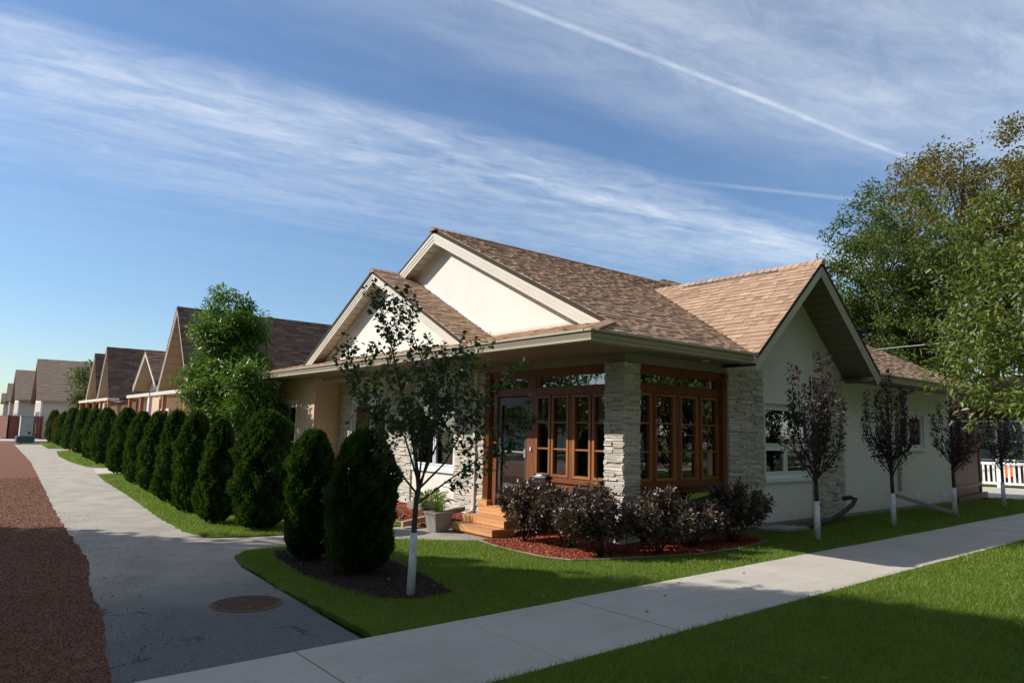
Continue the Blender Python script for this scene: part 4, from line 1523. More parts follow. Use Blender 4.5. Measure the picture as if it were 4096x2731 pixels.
# ================================================================== FAR HOUSES
def far_gable(par, fr, pk, ft_l, ft_r, back, wallmat, over=0.35, depth=0.22, shing='shingle_brown', shingle_right=True, zb=2.9, seed=3):
    """gable facing the path. pk/ft: (s,z) in the barge plane; back: how far the roof runs behind"""
    mb = MB()
    for ft in (ft_l, ft_r):
        mb.prism([fr.p(pk[0], 0.03, pk[1]), fr.p(pk[0], -back, pk[1]), fr.p(ft[0], -back, ft[1]), fr.p(ft[0], 0.03, ft[1])], (0, 0, -0.07))
    rf = mb.build('roof', shing, par)
    m = (pk[1] - ft_r[1]) / (pk[0] - ft_r[0])
    S = math.hypot(1, m)
    if shingle_right:
        o = fr.p(ft_r[0], 0, ft_r[1])
        rs = shingle_field(o, (1, 0, 0), (0, 1, m), [(-0.03, 0), (back, 0), (back, (pk[0] - ft_r[0]) * S), (-0.03, (pk[0] - ft_r[0]) * S)], 0.15, 0.14, 0.32, seed, 1.6)
        lay_shingles(rs, rf, shing, 60)
    for ft in (ft_l, ft_r):
        barge(fr, par, (pk[0], pk[1] - 0.07), (ft[0], ft[1] - 0.07), -0.03, 0.0, depth)
    m2 = MB()
    m2.prism([fr.p(ft_r[0] + 0.1, -over, ft_r[1] - 0.2), fr.p(ft_l[0] - 0.1, -over, ft_l[1] - 0.2), fr.p(pk[0], -over, pk[1] - 0.3)], (0.15, 0, 0))
    m2.build('gable_wall', wallmat, par)
    n = 10
    for ft in (ft_l, ft_r):
        a, b = Vector(fr.p(pk[0], -0.03, pk[1])), Vector(fr.p(ft[0], -0.03, ft[1]))
        mm = MB()
        for i in range(n):
            p, q = a.lerp(b, i / n), a.lerp(b, (i + 0.95) / n)
            w = Vector((over, 0, 0)); o2 = Vector((0, 0, -0.24))
            mm.prism([p + o2, q + o2, q + w + o2, p + w + o2], (0, 0, 0.012))
        ob = mm.build('soffit', 'soffit_tan', par)
    return rf


h2 = thing('row_house', 'steep brown gabled house just beyond the bungalow with an orange wood porch', 'house', (7.5, 33, 0), 'gabled houses in a row along the path')
F75 = Fr('X', 7.5)
far_gable(h2, F75, (31.37, 6.47), (33.78, 3.0), (28.93, 3.08), 9.0, 'stucco_salmon', over=1.0, seed=21)
far_gable(h2, F75, (36.55, 5.03), (38.6, 3.38), (34.2, 3.48), 7.5, 'siding_white', over=0.7, seed=22)


def porch(par, y0, y1, posts, white=(), xf=7.2, zt=2.9):
    m = MB(); m.box(xf - 0.06, xf + 0.5, y0, y1, zt - 0.14, zt); m.build('porch_beam', 'trim_cream', par)
    for y in posts:
        m = MB(); m.box(xf, xf + 0.13, y - 0.09, y + 0.09, 0.0, zt - 0.145); m.build('post', 'white_vinyl' if y in white else 'wood_post', par)
    m = MB(); m.box(8.6, 8.7, y0 + 0.3, y1, 0, zt - 0.1); m.build('wall', 'wood_fence', par)
    m = MB(); m.box(7.3, 8.6, y0 + 0.3, y1, 0.0, 0.3); m.build('porch_floor', 'wood_deck', par)


porch(h2, 27.9, 33.2, [28.1, 31.3], ())
porch(h2, 33.4, 38.0, [33.7, 35.3, 37.7], (33.7,))
m = MB(); m.box(8.7, 16.5, 29.2, 41.0, 0, 3.0); m.build('wall', 'stucco_salmon', h2)
m = MB(); m.box(7.9, 8.7, 29.1, 29.2, 0, 3.0); m.build('wall', 'stucco_salmon', h2)
for y in (36.1, 37.0):
    m = MB(); m.box(8.53, 8.6, y - 0.3, y + 0.3, 0.9, 2.3); w_ = m.build('window', 'white_vinyl', h2)
    m = MB(); m.box(8.515, 8.53, y - 0.22, y + 0.22, 1.0, 2.2); m.build('pane', 'glass_far', w_)
sweep([(7.45, 28.9, 3.08), (16.5, 28.9, 3.08)], GUT, 'gutter', 'gutter_metal', h2)

h3 = thing('row_house', 'steep brown gabled house farther along the path behind the second group of cedars', 'house', (7.5, 48, 0), 'gabled houses in a row along the path')
far_gable(h3, F75, (46.47, 5.95), (48.3, 3.0), (44.62, 2.98), 8.5, 'siding_white', over=0.9, seed=23)
far_gable(h3, F75, (50.3, 5.85), (52.3, 3.0), (48.4, 2.98), 8.0, 'siding_white', over=0.9, seed=24)
porch(h3, 42.8, 52.4, [43.0, 45.2, 47.4, 49.8, 52.2], ())
m = MB(); m.box(8.7, 15.5, 43.2, 55, 0, 3.0); m.build('wall', 'stucco_grey', h3)
m = MB(); m.box(8.4, 16, 42.9, 44.7, 2.95, 3.0); m.prism([(8.7, 43.0, 3.0), (16, 43.0, 3.0), (16, 44.6, 3.0), (8.7, 44.6, 3.0)], (0, 0, 0.1)); m.build('porch_roof', 'shingle_brown', h3)


def long_house(label, x0, x1, rot, ye, yr, zr, ze, hip, xs0=None):
    """grey brown house seen side on: roof slope towards the camera, ridge along X"""
    t = thing('grey_house', label, 'house', (x0, ye, 0), 'grey houses beyond the crossing road')
    m = MB()
    yb = 2 * yr - ye
    m.prism([(x0, ye, ze), (x1, ye, ze), (x1 - hip, yr, zr), (x0, yr, zr)], (0, 0, -0.15))
    m.prism([(x0, yr, zr), (x1 - hip, yr, zr), (x1, yb, ze), (x0, yb, ze)], (0, 0, -0.15))
    m.prism([(x1, ye, ze), (x1, yb, ze), (x1 - hip, yr, zr)], (0, 0, -0.15))
    rf = m.build('roof', 'shingle_grey', t)
    Sm = (zr - ze) / (yr - ye)
    SL = math.hypot(1, Sm) * (yr - ye)
    rs = shingle_field((x0, ye, ze), (1, 0, 0), (0, 1, Sm), [(0, 0), (x1 - x0, 0), (x1 - x0 - hip, SL), (0, SL)], 0.16, 0.16, 0.5, int(yr), 1.5)
    lay_shingles(rs, rf, 'shingle_grey', 0)
    m = MB(); m.box(x0 + 0.45, x1 - 0.4, ye + 0.5, yb - 0.5, 0, ze - 0.12); m.build('wall', 'stucco_grey', t)
    m = MB(); m.prism([(x0 + 0.45, ye + 0.5, ze - 0.13), (x0 + 0.45, yb - 0.5, ze - 0.13), (x0 + 0.45, yr, zr - 0.35)], (0.2, 0, 0)); m.build('gable_wall', 'siding_white', t)
    m = MB(); m.box(x0 + 0.38, x0 + 0.52, ye + 0.42, ye + 0.9, 0, ze - 0.15); m.build('corner_board', 'white_vinyl', t)
    sweep([(x0, ye + 0.02, ze), (x1, ye + 0.02, ze)], GUT, 'gutter', 'gutter_metal', t)
    for k in range(3):
        yy = ye + 3 + k * 3.4
        m = MB(); m.box(x0 + 0.38, x0 + 0.46, yy - 0.6, yy + 0.6, 1.2, 2.5); w = m.build('window', 'white_vinyl', t)
        m = MB(); m.box(x0 + 0.36, x0 + 0.379, yy - 0.5, yy + 0.5, 1.3, 2.4); m.build('pane', 'glass_far', w)
    m = MB(); m.box(13.0, 14.2, ye + 0.42, ye + 0.5, 1.6, 2.7); w = m.build('window', 'white_vinyl', t)
    m = MB(); m.box(13.1, 14.1, ye + 0.405, ye + 0.419, 1.7, 2.6); m.build('pane', 'glass_far', w)
    t.rotation_euler.z = R(-rot)
    return t


long_house('large grey brown roofed house standing just behind the utility box and red fence', 7.0, 15.2, 3.6, 75.2, 83.9, 7.69, 3.50, 3.4)
long_house('grey brown roofed house second beyond the crossing, peeping left of the largest one', 7.15, 18, 2.6, 99, 107.5, 7.85, 4.0, 3.0)
long_house('small distant grey roofed house third beyond the crossing road', 7.8, 18, 3.2, 121, 127, 6.95, 4.3, 3.0)
long_house('farthest grey roofed house at the left edge of the row', 8.45, 18, 3.2, 142, 148, 6.1, 4.5, 3.0)


def board_fence(label, pts, h, bw, mat='wood_fence_dark', cat='fence', z0=0.05, gap=0.012, cap=True, group=None, name='board_fence', top=None):
    t = thing(name, label, cat, (pts[0][0], pts[0][1], 0), group)
    for (xa, ya), (xb, yb) in zip(pts[:-1], pts[1:]):
        L = math.hypot(xb - xa, yb - ya)
        n = max(1, int(L / bw))
        d = Vector((xb - xa, yb - ya, 0)) / L
        s = Vector((d.y, -d.x, 0)) * 0.012
        for i in range(n):
            a = Vector((xa, ya, 0)) + d * (i * L / n + gap / 2)
            b = Vector((xa, ya, 0)) + d * ((i + 1) * L / n - gap / 2)
            jit = random.uniform(-0.012, 0.012)
            m = MB()
            q = [a - s, b - s, b + s, a + s]
            m.prism([Vector((p.x, p.y, z0)) for p in q], (0, 0, h - z0 + jit), tn=random.random())
            m.build('board', mat, t)
        m = MB()
        for z in (0.35, h - 0.3):
            q = [Vector((xa, ya, z)) + s, Vector((xb, yb, z)) + s, Vector((xb, yb, z)) + s * 4, Vector((xa, ya, z)) + s * 4]
            m.prism(q, (0, 0, 0.09))
        m.build('rail', mat, t)
        if cap:
            m = MB()
            q = [Vector((xa, ya, h + 0.013)) - s * 3, Vector((xb, yb, h + 0.013)) - s * 3, Vector((xb, yb, h + 0.013)) + s * 3, Vector((xa, ya, h + 0.013)) + s * 3]
            m.prism(q, (0, 0, 0.04))
            m.build('cap_rail', mat, t)
        for p in ((xa, ya), (xb, yb)):
            m = MB(); m.box(p[0] - 0.05, p[0] + 0.05, p[1] - 0.05, p[1] + 0.05, 0, h + 0.06)
            m.build('post', mat, t)
    return t


board_fence('dark red board fence standing behind the grey utility box', [(5.15, 92), (5.15, 75.0), (7.6, 75.0)], 1.95, 0.22)
board_fence('dark red board fence in front of the second grey house, left edge', [(5.0, 112), (5.0, 97), (7.6, 97)], 1.95, 0.5)
board_fence('small far dark red board fence at the left picture edge', [(5.2, 130), (5.2, 119), (7.6, 119)], 1.9, 0.6)
for i, (x0, y0) in enumerate(((2.6, 78), (2.9, 98), (3.0, 116))):
    m = MB(); m.box(x0, x0 + 2.4, y0, y0 + 4, 0.004, 0.03)
    o = m.build('driveway_pad', 'concrete'); o['kind'] = 'structure'

# utility box
ub = thing('utility_box', 'tall grey electrical cabinet on a dark green base at the far end of the path', 'utility box', (5.25, 62, 0))
m = MB(); m.box(4.80, 5.90, 61.6, 62.8, 0.0, 0.45); m.build('base', 'box_base', ub, bevel=0.04)
m = MB(); m.prism([(4.96, 61.75, 0.45), (5.74, 61.75, 0.45), (5.74, 62.6, 0.45), (4.96, 62.6, 0.45)], (0, 0, 1.42)); m.build('cabinet', 'box_grey', ub, bevel=0.03)
m = MB(); m.box(4.93, 5.77, 61.70, 62.65, 1.87, 1.93); m.build('lid', 'box_grey', ub)
m = MB(); m.box(5.46, 5.62, 61.735, 61.749, 0.62, 0.80); m.build('warning_label', 'dark_metal', ub)

# ================================================================== RIGHT SIDE YARD
en = board_fence('brown vertical board enclosure attached to the right end of the bungalow', [(20.56, 7.04), (23.9, 7.45)], 1.75, 0.145, mat='wood_fence')
m = MB(); m.prism([(20.6, 6.98, 0.0), (24.2, 7.42, 0.0), (24.2, 7.34, 0.0), (20.6, 6.90, 0.0)], (0, 0, 0.16)); m.build('kickboard', 'wood_fence', en)

pf = thing('picket_fence', 'white picket fence along the sunny driveway at the far right', 'fence', (30, 8, 0))
A_, B_ = Vector((29.35, 10.9, 0)), Vector((30.75, 3.6, 0))
d_ = (B_ - A_).normalized(); s_ = Vector((d_.y, -d_.x, 0))
L_ = (B_ - A_).length
k = 0.0
i = 0
while k < L_:
    c = A_ + d_ * k
    if i % 15 == 0:
        m = MB(); q = [c - d_ * .065 - s_ * .065, c + d_ * .065 - s_ * .065, c + d_ * .065 + s_ * .065, c - d_ * .065 + s_ * .065]
        m.prism(q, (0, 0, 1.0)); m.add([p + Vector((0, 0, 1.0)) for p in q] + [c + Vector((0, 0, 1.06))], [(0, 1, 4), (1, 2, 4), (2, 3, 4), (3, 0, 4)])
        m.build('post', 'fence_white', pf)
    else:
        m = MB(); q = [c - d_ * .035 - s_ * .012, c + d_ * .035 - s_ * .012, c + d_ * .035 + s_ * .012, c - d_ * .035 + s_ * .012]
        m.prism([p + Vector((0, 0, 0.12)) for p in q], (0, 0, 0.68)); m.build('picket', 'fence_white', pf)
    k += 0.152
    i += 1
for z0, z1 in ((0.11, 0.19), (0.80, 0.90)):
    m = MB(); q = [A_ - s_ * .03, B_ - s_ * .03, B_ + s_ * .03, A_ + s_ * .03]
    m.prism([p + Vector((0, 0, z0)) for p in q], (0, 0, z1 - z0)); m.build('rail', 'fence_white', pf)
sheet('yard_behind_fence', [(31.0, 3.6), (30, 11), (40, 14), (40, 3.6)][::-1], 0.012, 'turf_base', thick=0.05)
oc = thing('lawn_chair', 'small orange plastic chair standing behind the white picket fence', 'chair', (31.2, 8.85, 0))
for nm, a in (('seat', (31.0, 31.4, 8.65, 9.05, 0.32, 0.36)), ('backrest', (31.36, 31.4, 8.65, 9.05, 0.36, 0.72)), ('leg', (31.0, 31.04, 8.65, 8.69, 0.012, 0.32)), ('leg', (31.0, 31.04, 9.01, 9.05, 0.012, 0.32)),
              ('leg', (31.36, 31.4, 8.65, 8.69, 0.012, 0.32)), ('leg', (31.36, 31.4, 9.01, 9.05, 0.012, 0.32))):
    m = MB(); m.box(*a); m.build(nm, 'orange_plastic', oc)

# neighbour's house with a glazed porch
nb = thing('neighbour_house', 'dark red sided house with white framed porch windows behind the picket fence', 'house', (34, 8, 0))
FN = Fr('X', 34.5)
m = MB(); m.box(34.5, 41, 0.0, 13.5, 0, 0.85); m.box(34.5, 41, 0.0, 9.0, 0.85, 2.9); m.box(34.5, 41, 12.9, 13.5, 0.85, 2.9); m.box(37, 41, 9, 12.9, 0.85, 2.9); m.box(34.5, 37, 9, 12.9, 2.5, 2.9)
m.build('wall', 'siding_dark', nb)
m = MB(); m.prism([(34.0, -0.4, 2.9), (41.5, -0.4, 2.9), (41.5, 13.9, 2.9), (34.0, 13.9, 2.9)], (0, 0, 0.12)); m.prism([(34.0, -0.4, 3.02), (41.5, -0.4, 3.02), (37.8, 3, 4.6)], (0, 0, 0.01)); m.prism([(34, -0.4, 3.02), (37.8, 3, 4.6), (37.8, 10.5, 4.6), (34, 13.9, 3.02)], (0, 0, 0.02)); m.build('roof', 'shingle_brown', nb)
for y in (9.0, 9.95, 10.9, 11.85, 12.8):
    m = MB(); FN.box(m, y, y + 0.1, 0.0, 0.06, 0.85, 2.5); m.build('mullion', 'fence_white', nb)
for z in (0.85, 1.62, 2.45):
    m = MB(); FN.box(m, 9.0, 12.9, 0.0, 0.07, z, z + 0.07); m.build('window_rail', 'fence_white', nb)
for y in (9.1, 10.05, 11.0, 11.95):
    m = MB(); FN.box(m, y, y + 0.84, 0.01, 0.02, 0.93, 2.44); m.build('pane', 'glass_far', nb)

# power line
mb = MB()
pw = [Vector((24.4, 15.0, 4.75)), Vector((25.77, 10.96, 4.79)), Vector((27.13, 6.94, 5.07)), Vector((29.5, 0, 5.8)), Vector((31.9, -7, 6.8))]
mb.tube(pw, 0.018, 6)
tag(mb.build('overhead_cable', 'wire_grey'), 'thin grey overhead cable crossing in front of the trees at the right', 'cable')

# loose drain pipes and well covers
mb = MB()
mb.prism([(16.86, 6.93, 0.34), (16.94, 6.93, 0.34), (16.94, 6.93, 0.41), (16.86, 6.93, 0.41)], (0.36, -1.12, -0.33))
tag(mb.build('downspout_extension', 'grey_plastic'), 'long grey downspout extension sloping down across the grass between two purple trees', 'drain pipe')
mb = MB()
mb.prism([(7.52, 10.42, 0.17), (7.55, 10.54, 0.17), (7.55, 10.54, 0.25), (7.52, 10.42, 0.25)], (-1.48, -0.36, -0.14))
tag(mb.build('downspout_extension', 'wood_board'), 'beige downspout extension lying across the red mulch behind the potted plants', 'drain pipe')
mb = MB()
mb.tube([(11.8, 6.50, 0.05), (12.5, 6.52, 0.055), (13.1, 6.55, 0.10), (13.65, 6.58, 0.20), (14.1, 6.6, 0.33), (14.28, 6.62, 0.43), (14.20, 6.68, 0.46), (14.0, 6.72, 0.44)], 0.045, 8)
tag(mb.build('drain_hose', 'black_plastic'), 'black corrugated drain hose with its end curled up off the grass by the house wall', 'hose')
mb = MB()
mb.prism([(11.15, 6.62, 0.03), (12.0, 6.62, 0.03), (11.95, 6.36, 0.03), (11.25, 6.36, 0.03)], (0, 0, 0.05))
mb.prism([(11.15, 6.985, 0.015), (12.0, 6.985, 0.015), (12.0, 6.62, 0.03), (11.15, 6.62, 0.03)], (0, 0, 0.03))
tag(mb.build('window_well_cover', 'grey_plastic'), 'flat grey window well cover on the ground below the right hand window', 'window well cover')
mb = MB()
wv_ = [(7.9 - 0.34 * math.sin(a), 12.3 + 0.5 * math.cos(a), 0) for a in np.linspace(0, math.pi, 15)]
mb2 = MB()
for p, q in zip(wv_[:-1], wv_[1:]):
    mb2.prism([(p[0], p[1], 0.0), (q[0], q[1], 0.0), (q[0] + 0.012, q[1], 0.0), (p[0] + 0.012, p[1], 0.0)], (0, 0, 0.13))
tag(mb2.build('window_well', 'silver'), 'curved metal window well in the mulch under the front window', 'window well')
mb = MB()
mb.tube([(6.55, 11.0, 0.035), (6.9, 11.5, 0.03), (7.2, 12.2, 0.035), (7.1, 13.4, 0.03), (7.4, 14.6, 0.03)], 0.018, 6)
tag(mb.build('garden_hose', 'black_plastic'), 'thin black garden hose lying on the red mulch by the front window', 'hose')

# manhole cover
mh = thing('manhole_cover', 'rusty round manhole cover with a raised grid set in the asphalt path', 'manhole cover', (2.365, 6.6, 0.0))
m = MB(); m.tube([(2.365, 6.6, -0.05), (2.365, 6.6, 0.004)], 0.275, 48); m.build('cover', 'rusty_iron', mh)
m = MB()
n = 48
vs = []
for r0, z in ((0.285, 0.006), (0.315, 0.006), (0.315, -0.02), (0.285, -0.02)):
    vs += [(2.365 + r0 * math.cos(2 * math.pi * k / n), 6.6 + r0 * math.sin(2 * math.pi * k / n), z) for k in range(n)]
fs = []
for a in range(4):
    b = (a + 1) % 4
    for k in range(n):
        fs.append((a * n + k, b * n + k, b * n + (k + 1) % n, a * n + (k + 1) % n))
m.add(vs, fs); m.build('rim', 'rusty_iron', mh)
m = MB()
for i in range(-9, 10):
    for j in range(-9, 10):
        x_, y_ = i * 0.0275, j * 0.0275
        if x_ * x_ + y_ * y_ < 0.25 ** 2 and not (abs(x_ - 0.02) < 0.03 and abs(y_ - 0.14) < 0.03) and not (abs(x_ + 0.02) < 0.03 and abs(y_ + 0.12) < 0.03) and (i + j) % 2 == 0:
            m.box(2.365 + x_ - 0.011, 2.365 + x_ + 0.011, 6.6 + y_ - 0.011, 6.6 + y_ + 0.011, 0.004, 0.009)
o = m.build('grid_studs', 'rusty_iron', mh); o['kind'] = 'stuff'
for dx, dy in ((0.02, 0.14), (-0.02, -0.12)):
    m = MB(); m.tube([(2.365 + dx, 6.6 + dy, 0.003), (2.365 + dx, 6.6 + dy, 0.0065)], 0.014, 12); m.build('lift_hole', 'gutter_inside', mh)
m = MB()
vs = []
rgm = random.Random(4)
for r0 in (0.315, 0.40):
    vs += [(2.365 + (r0 + rgm.uniform(-.012, .012) * (r0 > .33)) * math.cos(2 * math.pi * k / n), 6.6 + (r0 + rgm.uniform(-.02, .02) * (r0 > .33)) * math.sin(2 * math.pi * k / n), 0.001 if r0 < .33 else -0.0035) for k in range(n)]
m.add(vs, [(k, n + k, n + (k + 1) % n, (k + 1) % n) for k in range(n)])
m.build('asphalt_collar', 'asphalt_path', mh)

# ================================================================== TREES AND SHRUBS
# arborvitae: one builder, local coordinates
def cedar_mesh(h, r, n, seed, mat='leaf_cedar', spray=0.07, wisps=14, cone=0.0):
    rg = np.random.default_rng(seed)
    z = rg.random(n) ** 0.9
    prof = np.interp(z, [0, 0.05, 0.14, 0.32, 0.60, 0.78, 0.90, 0.96, 1.0], [0.42, 0.74, 0.92, 1.0, 0.97, 0.84, 0.62, 0.40, 0.15])
    prof = prof * (1 - cone) + cone * np.interp(z, [0, 0.05, 0.15, 0.35, 0.6, 0.8, 0.93, 1.0], [0.45, 0.80, 1.0, 0.98, 0.76, 0.50, 0.27, 0.06])
    ph = rg.random(n) * 2 * math.pi
    l1, l2, l3 = rg.random(3) * 6.28
    lump = 1 + 0.08 * np.sin(3 * ph + l1 + 5 * z) + 0.09 * np.sin(5 * ph + l2 - 13 * z) + 0.07 * np.sin(8 * ph + 27 * z + l3) + 0.05 * np.sin(13 * ph - 41 * z)
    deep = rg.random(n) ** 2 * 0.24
    # upright fans of foliage standing proud of the body
    K = 46
    kz, kp, ka = rg.random(K) * 0.92, rg.random(K) * 6.283, rg.uniform(0.06, 0.20, K)
    dp = np.abs((ph[:, None] - kp[None] + math.pi) % (2 * math.pi) - math.pi)
    dzz = (z[:, None] - kz[None])
    cl_ = (ka * np.exp(-(dp / 0.26) ** 2 - (dzz / 0.065) ** 2)).sum(1)
    lump = lump * (0.94 + cl_)
    rr = r * prof * lump * (1 - deep)
    pos = np.stack([rr * np.cos(ph), rr * np.sin(ph), z * h * 0.97 + 0.02], 1)
    out = np.stack([np.cos(ph), np.sin(ph), np.zeros(n)], 1)
    ax = out * rg.uniform(0.25, 0.9, (n, 1)) + np.array([0, 0, 1.0]) * rg.uniform(0.5, 1.2, (n, 1)) + rand_dirs(n, rg) * 0.35
    tang = np.cross(out, [0, 0, 1.0])
    nr = tang * rg.normal(0, 1, (n, 1)) + out * rg.normal(0, 0.8, (n, 1)) + rand_dirs(n, rg) * 0.2
    L = spray * rg.uniform(0.6, 1.5, n)
    v, f = leaf_arrays(pos, ax, nr, L, L * 0.42, rg, 'kite', 0.12)
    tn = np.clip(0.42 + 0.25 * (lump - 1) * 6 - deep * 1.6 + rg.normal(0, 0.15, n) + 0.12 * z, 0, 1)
    bat = [(v, f, np.repeat(tn, 2))]
    # feathery leaders at the top
    for i in range(wisps):
        a = rg.random() * 6.28
        k = rg.random() ** 0.7 * r * 0.75
        b = np.array([k * math.cos(a), k * math.sin(a), h * (0.97 - 0.25 * (k / r) ** 1.5 - 0.03)])
        m = 26
        t = rg.random(m)
        ln = rg.uniform(0.12, 0.30)
        p = b + np.stack([t * 0.02 * math.cos(a), t * 0.02 * math.sin(a), t * ln], 1)
        v, f = leaf_arrays(p, rand_dirs(m, rg) * 0.6 + [0, 0, 1], rand_dirs(m, rg), 0.035 * (1.2 - t), 0.012, rg, 'kite', 0.1)
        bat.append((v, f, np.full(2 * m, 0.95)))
    off, Vs, Fs, Ts = 0, [], [], []
    for v, f, t in bat:
        Vs.append(v); Fs.append(f + off); Ts.append(t); off += len(v)
    fol = fast_mesh('foliage', np.concatenate(Vs), np.concatenate(Fs), np.concatenate(Ts), mat, link=False)
    # dark green core added for a dark interior; blocks the view straight through
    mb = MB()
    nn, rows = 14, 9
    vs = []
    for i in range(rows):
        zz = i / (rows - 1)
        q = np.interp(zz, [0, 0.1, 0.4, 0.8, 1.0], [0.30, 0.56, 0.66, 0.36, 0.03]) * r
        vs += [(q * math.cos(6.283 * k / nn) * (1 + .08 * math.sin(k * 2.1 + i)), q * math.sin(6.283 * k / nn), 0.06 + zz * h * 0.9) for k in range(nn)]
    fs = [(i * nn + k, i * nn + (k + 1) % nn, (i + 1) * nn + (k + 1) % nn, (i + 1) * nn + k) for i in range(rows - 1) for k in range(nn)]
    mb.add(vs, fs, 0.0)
    return fol, mb


def cedar(label, x, y, h, r, n, seed, group, mat='leaf_cedar', spray=0.07, name='cedar_shrub', data=None, wisps=22):
    t = thing(name, label, 'shrub', (x, y, 0.012), group)
    if data is None:
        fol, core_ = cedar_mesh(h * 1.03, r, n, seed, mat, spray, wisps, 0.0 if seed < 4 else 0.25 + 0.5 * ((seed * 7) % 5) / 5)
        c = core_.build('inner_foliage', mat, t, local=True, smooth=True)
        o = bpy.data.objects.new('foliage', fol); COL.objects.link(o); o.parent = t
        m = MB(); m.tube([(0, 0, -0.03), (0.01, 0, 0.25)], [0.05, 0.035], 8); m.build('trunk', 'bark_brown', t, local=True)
    return t


GC = 'cedar shrubs planted in a row beside the path'
cedar('dark cedar shrub on the left of the pair standing behind the young tree', 3.68, 8.33, 1.50, 0.28, 17000, 1, GC, spray=0.05)
cedar('dark cedar shrub on the right of the pair, half touching the young tree', 3.86, 7.32, 1.53, 0.34, 24000, 2, GC, spray=0.05)
cedar('widest cedar shrub, nearest of the long row and closest to the salmon wall window', 4.10, 11.12, 1.78, 0.40, 22000, 3, GC, spray=0.055, wisps=26)
cedar('slim cedar shrub tucked behind the left side of the widest one in the row', 3.72, 12.1, 1.62, 0.28, 12000, 4, GC, spray=0.06)
cedar('third cedar shrub from the near end of the long row', 3.78, 13.75, 1.76, 0.31, 11000, 5, GC, spray=0.06)
cedar('fourth cedar shrub from the near end of the long row', 3.93, 15.7, 1.80, 0.32, 10000, 6, GC, spray=0.065)
cedar('fifth cedar shrub from the near end of the long row', 4.16, 18.3, 1.80, 0.33, 9000, 7, GC, spray=0.07)
cedar('sixth cedar shrub in the long row, second from the gap', 4.33, 20.7, 1.82, 0.34, 8000, 8, GC, spray=0.07)
cedar('last cedar shrub of the near group, standing at the gap for the second walk', 4.72, 24.7, 1.98, 0.43, 8000, 9, GC, spray=0.08)
cedar('first cedar shrub beyond the gap in the row', 5.15, 30.6, 2.05, 0.40, 4500, 10, GC, spray=0.09)
cedar('second cedar shrub beyond the gap in the row', 5.35, 34.3, 2.08, 0.36, 3500, 11, GC, spray=0.10)
cedar('third cedar shrub beyond the gap in the row', 5.86, 40.9, 2.2, 0.40, 3000, 12, GC, spray=0.11)
cedar('fourth cedar shrub beyond the gap, close behind the third', 6.1, 46.2, 2.25, 0.42, 2600, 13, GC, spray=0.12)
cedar('cedar shrub just in front of the browned one near the far end of the row', 6.6, 53, 2.1, 0.5, 2400, 14, GC, spray=0.14)
cedar('browned orange cedar shrub near the far end of the row', 6.9, 57.5, 1.9, 0.42, 2400, 15, GC, 'leaf_cedar_brown', spray=0.14)
cedar('last cedar shrub at the far end of the row beside the utility box', 7.25, 64.0, 2.3, 0.46, 2400, 16, GC, spray=0.14)

# young tree with white trunk wrap in front
sp_ = thing('young_tree', 'young broad leaved tree with a white wrapped trunk in the corner lawn', 'tree', (3.744, 6.032, 0.0))
m = MB(); m.tube([(3.735, 6.034, 0.0), (3.744, 6.033, 0.313), (3.746, 6.032, 0.60)], [0.042, 0.038, 0.034], 14); m.build('trunk_wrap', 'tree_wrap', sp_, smooth=True)
m = MB()
m.tube([(3.744, 6.033, 0.55), (3.746, 6.032, 0.60), (3.755, 6.026, 0.908), (3.771, 6.016, 1.029), (3.742, 6.034, 1.271)], [0.028, 0.028, 0.025, 0.024, 0.016], 10)
rgs = np.random.default_rng(77)
BR = [
    ([(3.771, 6.016, 1.029), (3.742, 6.034, 1.271), (3.703, 6.116, 1.638), (3.579, 6.190, 2.135), (3.524, 6.279, 2.518), (3.424, 6.334, 2.822), (3.373, 6.361, 2.988)], .017),
    ([(3.782, 6.009, 1.029), (3.798, 5.880, 1.399), (3.801, 5.819, 1.764), (3.679, 5.837, 2.174), (3.563, 5.909, 2.539), (3.478, 5.959, 2.883)], .014),
    ([(3.752, 6.028, 0.980), (3.636, 6.157, 1.169), (3.544, 6.267, 1.435), (3.380, 6.357, 1.753), (3.212, 6.444, 2.122), (3.157, 6.471, 2.371)], .012),
    ([(3.760, 6.024, 0.870), (3.958, 5.834, 1.085), (4.125, 5.656, 1.261), (4.273, 5.418, 1.488), (4.466, 5.128, 1.759)], .012),
    ([(3.782, 6.009, 1.029), (4.036, 5.962, 1.272), (4.230, 5.950, 1.601), (4.419, 5.873, 1.916), (4.691, 5.723, 2.268)], .012),
    ([(3.759, 6.024, 1.101), (3.537, 5.924, 1.516), (3.177, 5.899, 1.953), (3.016, 5.870, 2.267)], .011),
    ([(3.780, 6.010, 1.078), (4.042, 6.079, 1.519), (4.331, 6.123, 2.183), (4.471, 6.146, 2.412)], .012),
    ([(3.770, 6.017, 1.077), (3.669, 5.784, 1.640), (3.703, 5.524, 2.159), (3.709, 5.460, 2.346)], .011),
    ([(3.775, 6.02, 1.0), (3.87, 6.25, 1.4), (3.92, 6.52, 1.85), (3.98, 6.65, 2.2)], .010),
    ([(3.742, 6.034, 1.27), (3.9, 5.9, 1.7), (3.98, 5.75, 2.05), (4.0, 5.7, 2.45)], .010),
]
leafp, leafax = [], []


def interp_path(pts, k):
    pts = np.asarray(pts, float)
    seg = np.linalg.norm(np.diff(pts, axis=0), axis=1)
    cum = np.concatenate([[0], np.cumsum(seg)])
    s = k * cum[-1]
    i = min(len(seg) - 1, np.searchsorted(cum, s) - 1 if s > 0 else 0)
    i = max(0, i)
    u = (s - cum[i]) / max(1e-6, seg[i])
    return pts[i] + (pts[i + 1] - pts[i]) * u, (pts[i + 1] - pts[i]) / max(1e-6, seg[i])


